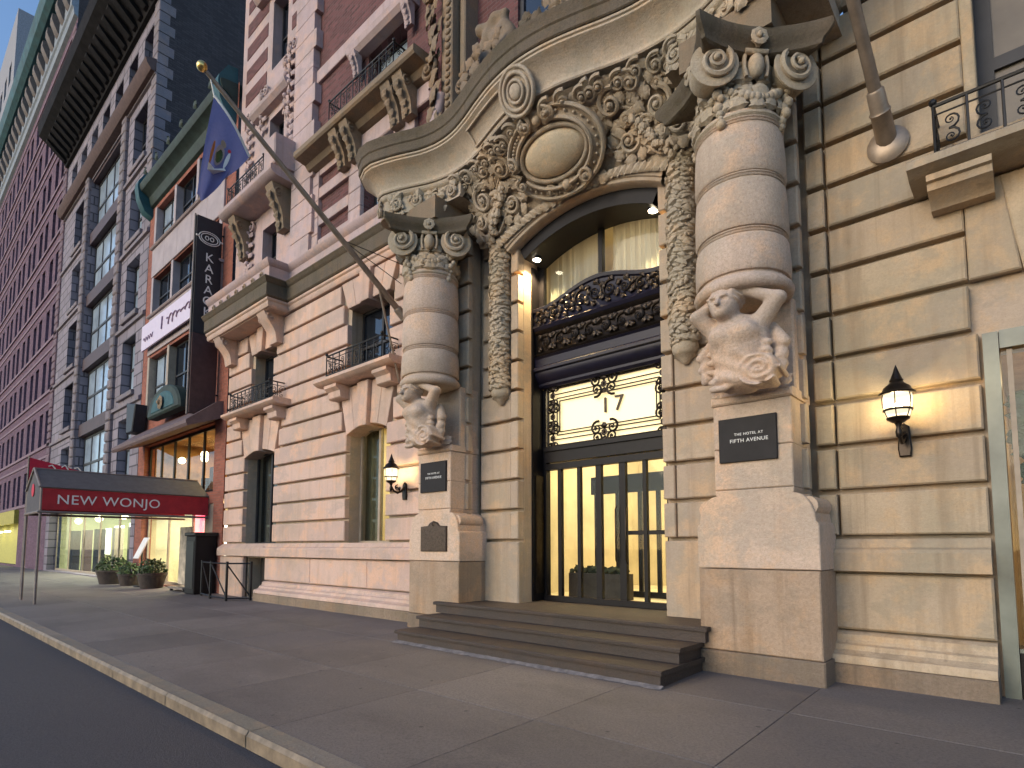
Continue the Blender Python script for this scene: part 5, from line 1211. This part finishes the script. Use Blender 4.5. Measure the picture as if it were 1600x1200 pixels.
for k in range(54): 
    if k * .46 > 15: MB().block(GX1 - .6, GX1 + .02, k * .46 + .02, k * .46 + .44, -.06, .35 + .2 * (k % 2), .02).build('quoin_stone', 'granite', gb, 40)
for i, h in enumerate(gh[:-1] + [(-35.88, -30.12, z0 - .15, z1 + .25) for z0, z1 in fl_]):
    big = h[1] - h[0] > 4; window(gb, h[0] + .02, h[1] - .02, h[2], h[3], .35, 'frame', 'glassb' if big or rng.random() < .35 else 'glassd', 4 if big else 1, 2, .11)
    if big: MB().box(h[0], h[1], .06, .5, h[3] + .01, h[3] + .62).build('spandrel', 'maroon', gb)
    else: MB().block(h[0] - .15, h[1] + .15, h[2] - .22, h[2] - .01, -.12, .3, .02).build('sill', 'granite', gb, 40)
for z0, z1 in fl_:
    for a, b in ((GX0, -36.2), (-29.8, GX1)): MB().sweepx([(0, z1 + .45), (-.1, z1 + .47), (-.1, z1 + .62), (-.04, z1 + .66), (0, z1 + .68)], a, b).build('string_course', 'granite', gb, 30)
for x in (-36.25, -29.75):
    m = MB(); z = 3.6
    while z < 20.8: m.block(x - .32, x + .32, z + .015, z + .45, -.16, .05, .05); z += .47
    m.build('rusticated_pier', 'granite', gb, 40)
MB().sweepx([(0, 20.7), (-.25, 20.75), (-.4, 20.95), (-.45, 21.15), (-.2, 21.25), (0, 21.28)], GX0, GX1).build('string_cornice', plain('russet_terracotta', (.10, .062, .058), .85), gb, 30)
MB().sweepx([(0, 24.0), (-.15, 24.05), (-.25, 24.3), (-.4, 24.5), (-1.2, 25.1), (-1.45, 25.3), (-1.55, 25.9), (-1.4, 26.2), (0, 26.5)], GX0 - .1, GX1 + .1).build('cornice', 'darkcorn', gb, 30)
m = MB(); mb0 = None
for i in range(22):
    o = MB().sweepx([(0, 24.1), (-.3, 24.15), (-.65, 24.45), (-1.15, 24.95), (-1.15, 25.1), (0, 25.1)], GX0 + .15 + i * .74, GX0 + .5 + i * .74).build('modillion', 'darkcorn', gb, 30)
# ground floor of the granite building: lit shops
window(gb, -41.2, -26.2, .15, 3.3, .4, 'tan', 'glass', 5, 1, .10, 'shop_window')
m = MB(); m.add([(-41.4, .6, .1), (-26, .6, .1), (-26, 5, .1), (-41.4, 5, .1), (-41.4, .6, 3.5), (-26, .6, 3.5), (-26, 5, 3.5), (-41.4, 5, 3.5)], [(0, 1, 2, 3), (4, 7, 6, 5), (0, 3, 7, 4), (1, 5, 6, 2), (3, 2, 6, 7)]); m.build('shop_room', plain('pale_green_shop_wall', (.55, .56, .33), .7, 0, .4, .6), gb, fix=False)
area('granite_shop_light', (-33, 2.2, 3.4), (0, 0, 0), 11, 2, 1300, (1, .92, .66))
for x, w, mt in ((-39.6, .35, 'doorm'), (-37.0, .25, 'maroon'), (-34.6, .3, 'doorm'), (-31.5, .2, 'tan'), (-29.0, .35, 'maroon')): MB().box(x - w, x + w, .75, 1.1, .1, 2.3).build('shop_display', mt, gb)
M['litpanel'] = emit('added_panel_glow', (1, .95, .80), 2.0); M['redglow'] = emit('red_backlit_sign', (1, .06, .10), 1.3)  # white glow is for panels added to brighten the shop interiors
for x, w, z0, z1 in ((-40.4, .5, 1.0, 2.5), (-38.2, .8, .9, 2.6), (-35.6, .7, 1.2, 2.7), (-33.0, .9, 1.5, 2.6), (-30.3, .6, .8, 2.3), (-27.6, .6, 1.4, 2.6)): MB().box(x - w, x + w, 2.6, 2.66, z0, z1).build('added_glow_panel', 'litpanel', gb)
for x in (-41.0, -36.6, -32.2, -28.2): MB().ball((x, 1.3, 2.9), .18, 10, 6).build('ceiling_globe', 'ceil', gb, 60)
for x in (-24.2, -22.4): MB().box(x - .5, x + .5, 2.2, 2.26, .9, 2.3).build('added_glow_panel', 'litpanel', nb)
MB().box(-21.3, -20.3, .55, .62, 1.0, 2.6).build('red_backlit_sign', 'redglow', nb)
m = MB(); m.box(-42.05, -26, -.12, 0, 3.35, 4.0); m.build('shop_fascia', 'tan', gb)
# --- purple brick building
pb2 = thing('purple_brick_building', (-60, 0, .1), 'tall mauve brick building with rows of narrow paired windows at the far left', 'building')
PX0, PX1 = -95, -42.05; wx = []; x = -43.6
while x > PX0 + 3: wx += [x, x - 1.8]; x -= 4.1
fz = [4.2 + 3.3 * k for k in range(9)]; ph = [(a - .5, a + .5, z, z + 2.05) for a in wx for z in fz]
holes_wall(PX0, PX1, 0, 33.8, ph + [(-94, -51, .2, 3.2)], 0, .4).build('wall', 'brickp', pb2, fix=False)
wproto = None
for a in wx:
    for z in fz:
        if wproto is None:
            m = MB(); m.box(-.5, -.43, .22, .3, 0, 2.05); m.box(.43, .5, .22, .3, 0, 2.05); m.box(-.43, .43, .22, .3, 1.98, 2.05); m.box(-.43, .43, .2, .3, .97, 1.05); m.box(-.43, .43, .22, .3, 0, .07)
            wproto = m.build('window', 'maroon', pb2); wp = MB().box(-.43, .43, .25, .26, .05, 2.0).build('pane', 'glassd', wproto)
            wproto.location = (a, 0, z); wpv = []
            for z0, mt in ((1.05, 'glassb'), (.5, 'cream'), (1.3, 'tan')):
                b_ = MB().box(-.43, .43, .25, .26, .05, z0 - .01); b_.box(-.43, .43, .245, .262, z0, 2.0); me_ = b_.mesh('pane'); me_.materials.append(M['glassd']); me_.materials.append(M[mt])
                for i_, p_ in enumerate(me_.polygons): p_.material_index = 0 if i_ < 6 else 1
                wpv.append(me_)
            continue
        if a < -72: continue
        o = wproto.copy(); COL.objects.link(o); o.parent = pb2; o.location = (a, 0, z); q = wp.copy(); COL.objects.link(q); q.parent = o
        if rng.random() < .4: q.data = wpv[rng.integers(3)]
m = MB()
for z in fz: m.box(PX0, PX1 - .05, -.08, .02, z - .22, z - .05); m.box(PX0, PX1 - .05, -.05, .02, z + 2.45, z + 2.6)
m.build('sill_bands', plain('mauve_stone', (.21, .14, .175), .8), pb2)
m = MB(); z = 4.0
while z < 33: m.block(PX1 - .85, PX1, z, z + .42, -.08, .03, .04); z += .46
m.build('quoin_strip', plain('mauve_stone_dark', (.15, .095, .12), .8), pb2, 40)
MB().sweepx([(0, 33.8), (-.2, 33.9), (-.25, 34.3), (-.35, 34.4), (-.35, 36.1), (0, 36.2)], PX0, PX1).build('frieze', plain('pale_blue_stone', (.22, .26, .31), .8), pb2, 30)
for i in range(26): MB().sweepx([(-.35, 34.6), (-.45, 34.7), (-.75, 35.4), (-.75, 35.8), (-.35, 35.9)], PX1 - .5 - i * 1.5 - .6, PX1 - .5 - i * 1.5).build('modillion', plain('dull_stone', (.15, .13, .125), .8) if i == 0 else bpy.data.materials['dull_stone'], pb2, 30)
MB().sweepx([(0, 36.2), (-.8, 36.25), (-1.1, 36.5), (-1.2, 36.9), (-1.25, 37.3), (0, 37.5)], PX0, PX1 + .2).build('cornice', 'teal', pb2, 30)
sw = MB(); sw.add([(PX1, 0, 20), (PX1, 30, 20), (PX1, 30, 37), (PX1, 0, 37)], [(0, 1, 2, 3)]); sw.build('party_wall', 'brickd', pb2, fix=False)
m = MB(); m.box(-94, -51, -.25, .0, 3.0, 3.9); m.build('yellow_fascia', plain('yellow_shop_paint', (.42, .36, .05), .6), pb2)
m = MB(); m.add([(-94, .5, .1), (-50, .5, .1), (-50, .5, 3.2), (-94, .5, 3.2)], [(0, 1, 2, 3)]); m.build('yellow_shop_wall', plain('yellow_shop_wall', (.5, .46, .10), .6), pb2, fix=False)
for i in range(6): MB().box(-72 + i * 3.4, -70 + i * 3.4, -.2, -.1, 2.45, 2.55).build('fluorescent_tube', 'tube', pb2)
# --- far tower
ft = thing('distant_tower', (-130, 4, .1), 'pale tower seen hazily beyond the street at the far left edge', 'building')
m = holes_wall(-150, -100, 0, 75, [(-149 + 4 * i, -147 + 4 * i, 6 + 5 * k, 9 + 5 * k) for i in range(12) for k in range(13)], 3, .3); m.add([(-100, 3, 0), (-100, 30, 0), (-100, 30, 75), (-100, 3, 75)], [(0, 1, 2, 3)]); m.build('wall', plain('pale_grey_masonry', (.26, .27, .31), .8), ft, fix=False)
m = MB(); m.box(-149.5, -100.5, 3.31, 3.4, 0, 74); m.build('glazing', 'glassd', ft)

# ================================================================== STREET THINGS
aw = thing('entrance_canopy', (-19.55, -2, .1), 'gabled taupe canopy with dark red sides lettered NEW WONJO reaching to the kerb', 'canopy')
X0, X1, Y0, Y1, ZB, ZE, ZR = -20.5, -18.6, -4.0, .0, 2.32, 2.95, 3.5; XC = (X0 + X1) / 2
m = MB(); m.add([(X1 + .06, Y0, ZE), (X1 + .06, Y1, ZE), (XC, Y1, ZR), (XC, Y0, ZR)], [(0, 1, 2, 3)]); m.add([(X0 - .06, Y0, ZE), (X0 - .06, Y1, ZE), (XC, Y1, ZR), (XC, Y0, ZR)], [(0, 1, 2, 3)]); m.build('canopy_roof', 'canvas', aw)
for x in (X0, X1): MB().box(x - .008, x + .008, Y0 + .02, Y1, ZB + .06, ZE - .02).build('side_panel', 'redfab', aw)
m = MB(); m.add([(X0, Y0 + .01, ZB), (X1, Y0 + .01, ZB), (X1, Y0 + .01, ZE), (XC, Y0 + .01, ZR), (X0, Y0 + .01, ZE)], [(0, 1, 2, 3, 4)]); m.build('gable_panel', 'canvas', aw)
MB().at(disc(.17, .012, 20), (XC, Y0, 2.92), (0, -1, 0), (0, 0, 1)).build('gable_emblem', 'redsign', aw)
for x in (X0, X1):
    for z, r in ((ZB, .035), (ZE, .03)): MB().tube([(x, Y0, z), (x, Y1, z)], r, 6).build('frame_rail', 'taupe', aw, 40)
MB().tube([(XC, Y0, ZR), (XC, Y1, ZR)], .03, 6).build('frame_rail', 'taupe', aw, 40)
for a, b in (((X0, ZB), (X1, ZB)), ((X0, ZE), (XC, ZR)), ((X1, ZE), (XC, ZR))): MB().tube([(a[0], Y0, a[1]), (b[0], Y0, b[1])], .035, 6).build('frame_rail', 'taupe', aw, 40)
for x in (X0 + .04, X1 - .02): MB().tube([(x, Y0 + .03, gz(Y0)), (x, Y0 + .03, ZE)], .032, 10).build('post', 'taupe', aw, 40)
text('lettering', 'NEW WONJO', 'white', aw, (X1 + .012, -2.48, 2.64), .345, rot=(R(90), 0, R(90)), ext=.006, space=1.06, sx=1.05)
rs = thing('red_awning', (-24, -1.2, 2.9), 'bright red sloping awning showing above the taupe canopy roof', 'awning')
m = MB(); m.add([(-21.0, -3.9, 3.3), (-21.0, -3.9, 3.95), (-21.0, -2.2, 3.55), (-21.0, -2.2, 3.4)], [(0, 1, 2, 3)]); m.add([(-21.03, -3.9, 3.3), (-21.03, -3.9, 3.95), (-21.03, -2.2, 3.55), (-21.03, -2.2, 3.4)], [(3, 2, 1, 0)]); m.build('fabric', 'redsign', rs)
m = MB(); m.tube([(-21.02, -3.92, .0), (-21.02, -3.92, 4.0)], .02, 8); m.build('post', 'taupe', rs, 40)
m = MB()
for k, (a, b) in enumerate(((-3.2, .16), (-2.9, .22), (-2.6, .14))): m.tube([(-20.98, a - .28, 3.74), (-20.98, a - .2, 3.70 + b * .5), (-20.98, a - .12, 3.68)], .018, 5)
m.build('white_marks', 'white', rs)
# vertical karaoke banner sign
ks = thing('hanging_sign', (-18.3, -.6, 5.4), 'tall black hanging sign lettered KARAOKE above a plain brown lower panel', 'sign')
MB().box(-18.34, -18.16, -.80, -.08, 7.75, 11.35).build('black_panel', 'banner', ks); MB().box(-18.34, -18.16, -.80, -.08, 5.35, 7.74).build('brown_panel', 'maroon', ks)
MB().tube([(-18.25, -.83, 5.3), (-18.25, -.83, 11.4)], .03, 8).build('edge_trim', 'taupe', ks, 40)
for i, ch in enumerate('KARAOKE'): text('letter', ch, 'white', ks, (-18.155, -.42, 10.12 - .335 * i), .37, rot=(R(90), 0, R(90)), ext=.006)
m = MB()
for a, b in ((.30, .20), (.24, .15)): m.tube([(-18.15, -.44 + a * math.cos(t), 10.72 + b * math.sin(t)) for t in np.linspace(0, 2 * math.pi, 29)], .014, 5)
for q in (-1, 1):
    m.tube([(-18.15, -.44 + q * .30, 10.72), (-18.15, -.44 + q * .38, 10.72)], .03, 5)
    m.tube([(-18.15, -.44 + q * .07 + .05 * math.cos(t), 10.72 + .06 * math.sin(t)) for t in np.linspace(0, 2 * math.pi, 15)], .014, 5)
m.build('emblem', 'white', ks, 60)
for z in (6.0, 8.5, 11.0): MB().tube([(-18.25, -.1, z), (-18.25, .05, z)], .03, 6).build('wall_fixing', 'iron', ks)
wb = thing('vinyl_banner', (-22, -.2, 8.9), 'long pale lilac banner with pink round motif across the narrow brick building', 'banner')
MB().box(-25.2, -18.45, -.22, -.16, 8.88, 9.85).build('sheet', 'pinkw', wb)
m = MB(); m.tube([(-18.95 + .34 * math.cos(t), -.235, 9.4 + .34 * math.sin(t)) for t in np.linspace(.4, 2 * math.pi, 24)], .03, 5); m.tube([(-18.95 + .2 * math.cos(t), -.235, 9.4 + .2 * math.sin(t)) for t in np.linspace(2, 2 * math.pi + 1, 24)], .025, 5); m.build('round_motif', 'pink', wb)
m = MB(); t_ = np.linspace(0, 1, 90); m.tube([(-22.4 + 2.9 * u + .10 * math.sin(u * 46), -.235, 9.36 + .17 * math.sin(u * 46 + 1.2) * (.6 + .4 * math.sin(u * 9))) for u in t_], .022, 5); m.tube([(-24.9 + 1.6 * u, -.235, 9.25 + .08 * math.sin(u * 40)) for u in t_[:60]], .012, 5); m.tube([(-22.9, -.235, 9.2), (-22.85, -.235, 9.65)], .03, 5); m.build('script_strokes', 'purplep', wb)
# planters
def planter(x, y, r, h, bush, label):
    t = thing('planter', (x, y, gz(y)), label, 'planter', 'planters in front of the restaurant'); z = gz(y)
    MB().lathe([(.02, z), (r * .72, z), (r * .95, z + h * .85), (r, z + h * .86), (r, z + h), (r * .85, z + h), (r * .8, z + h * .9), (.02, z + h * .9)], x, y, 18).build('pot', 'pot', t, 40)
    m = MB()
    for i in range(260):
        d = unit(rng.normal(size=3) * (1, 1, .9)); d[2] = abs(d[2]); q = rng.uniform(.55, 1) ** .5; p = np.array([x, y, z + h * .9]) + d * np.array([bush, bush, bush * 1.1]) * q * .85
        m.at(LF_T, p, d + rng.normal(size=3) * .5, rng.normal(size=3) + (0, 0, .5), rng.uniform(.9, 1.6))
    m.build('foliage', 'leafm', t); m = MB()
    for i in range(7): a = i * .9; m.tube([(x, y, z + h * .8), (x + .5 * bush * math.cos(a), y + .5 * bush * math.sin(a), z + h + bush * .9)], .012, 5)
    m.build('stems', 'pot', t)
planter(-25.4, -.72, .52, .5, .60, 'wide dark planter with tall shrub, farthest of the three by the restaurant'); planter(-23.7, -.6, .38, .42, .42, 'small dark planter between the two larger planters by the restaurant'); planter(-21.7, -.5, .45, .5, .52, 'dark round planter with bushy shrub, nearest the black kiosk')
mn = thing('menu_stand', (-22.6, -.55, .1), 'white slanted menu board on a dark stand among the planters', 'menu board')
m = MB(); m.add([(-22.9, -.75, 1.05), (-22.35, -.75, 1.05), (-22.35, -.45, 1.75), (-22.9, -.45, 1.75), (-22.9, -.72, 1.04), (-22.35, -.72, 1.04), (-22.35, -.42, 1.74), (-22.9, -.42, 1.74)], [(0, 1, 2, 3), (7, 6, 5, 4), (0, 4, 5, 1), (1, 5, 6, 2), (2, 6, 7, 3), (3, 7, 4, 0)]); m.build('board', 'white', mn); MB().tube([(-22.62, -.56, .1), (-22.62, -.56, 1.4)], .03, 8).build('post', 'iron', mn); MB().lathe([(.02, .1), (.22, .1), (.2, .14), (.02, .15)], -22.62, -.56, 14).build('foot', 'iron', mn, 40)
pn = thing('poster_stand', (-19.4, -.15, .1), 'pale upright poster panel on a low wheeled base beside the black kiosk', 'poster stand')
MB().block(-19.95, -19.05, .28, 2.05, -.30, -.24, .01).build('panel', plain('pale_poster', (.55, .47, .36), .6, 0, .5, 4), pn); MB().box(-20.2, -18.95, -.5, -.05, .16, .22).build('base', 'taupe', pn)
for x in (-20.1, -19.05): MB().ball((x, -.42, .125), .05, 8, 6).build('wheel', 'iron', pn)
kb = thing('black_kiosk', (-18.2, -.35, .1), 'tall black cabinet standing against the brick corner by the restaurant', 'cabinet')
MB().block(-18.45, -17.75, .1, 1.75, -.62, -.05, .02).build('body', 'doorm', kb); MB().block(-18.5, -17.7, 1.755, 1.85, -.66, -.02, .02).build('top', 'iron', kb); MB().block(-18.38, -17.82, .25, 1.6, -.635, -.615, .008).build('door', 'iron', kb)
gt = thing('iron_gate', (-16, -.5, .1), 'black iron area railing guarding the basement steps by the hotel corner', 'railing')
z = gz(-.5); P4 = [(-17.35, -.55), (-16.2, -.75), (-15.2, -.75), (-14.85, -.3)]
for a in P4: MB().box(a[0] - .025, a[0] + .025, a[1] - .025, a[1] + .025, z - .02, z + .98).build('post', 'iron', gt)
for a, b in zip(P4[:-1], P4[1:]):
    for zz in (z + .06, z + .93): MB().tube([(a[0], a[1], zz), (b[0], b[1], zz)], .022, 6).build('rail', 'iron', gt)
    MB().tube([(a[0], a[1], z + .9), (b[0], b[1], z + .1)], .018, 6).build('brace', 'iron', gt)
g = MB(); g.box(-160, 60, -18.6, -14.2, -.3, .0); tag(g.build('far_pavement', 'pave'), kind='structure')
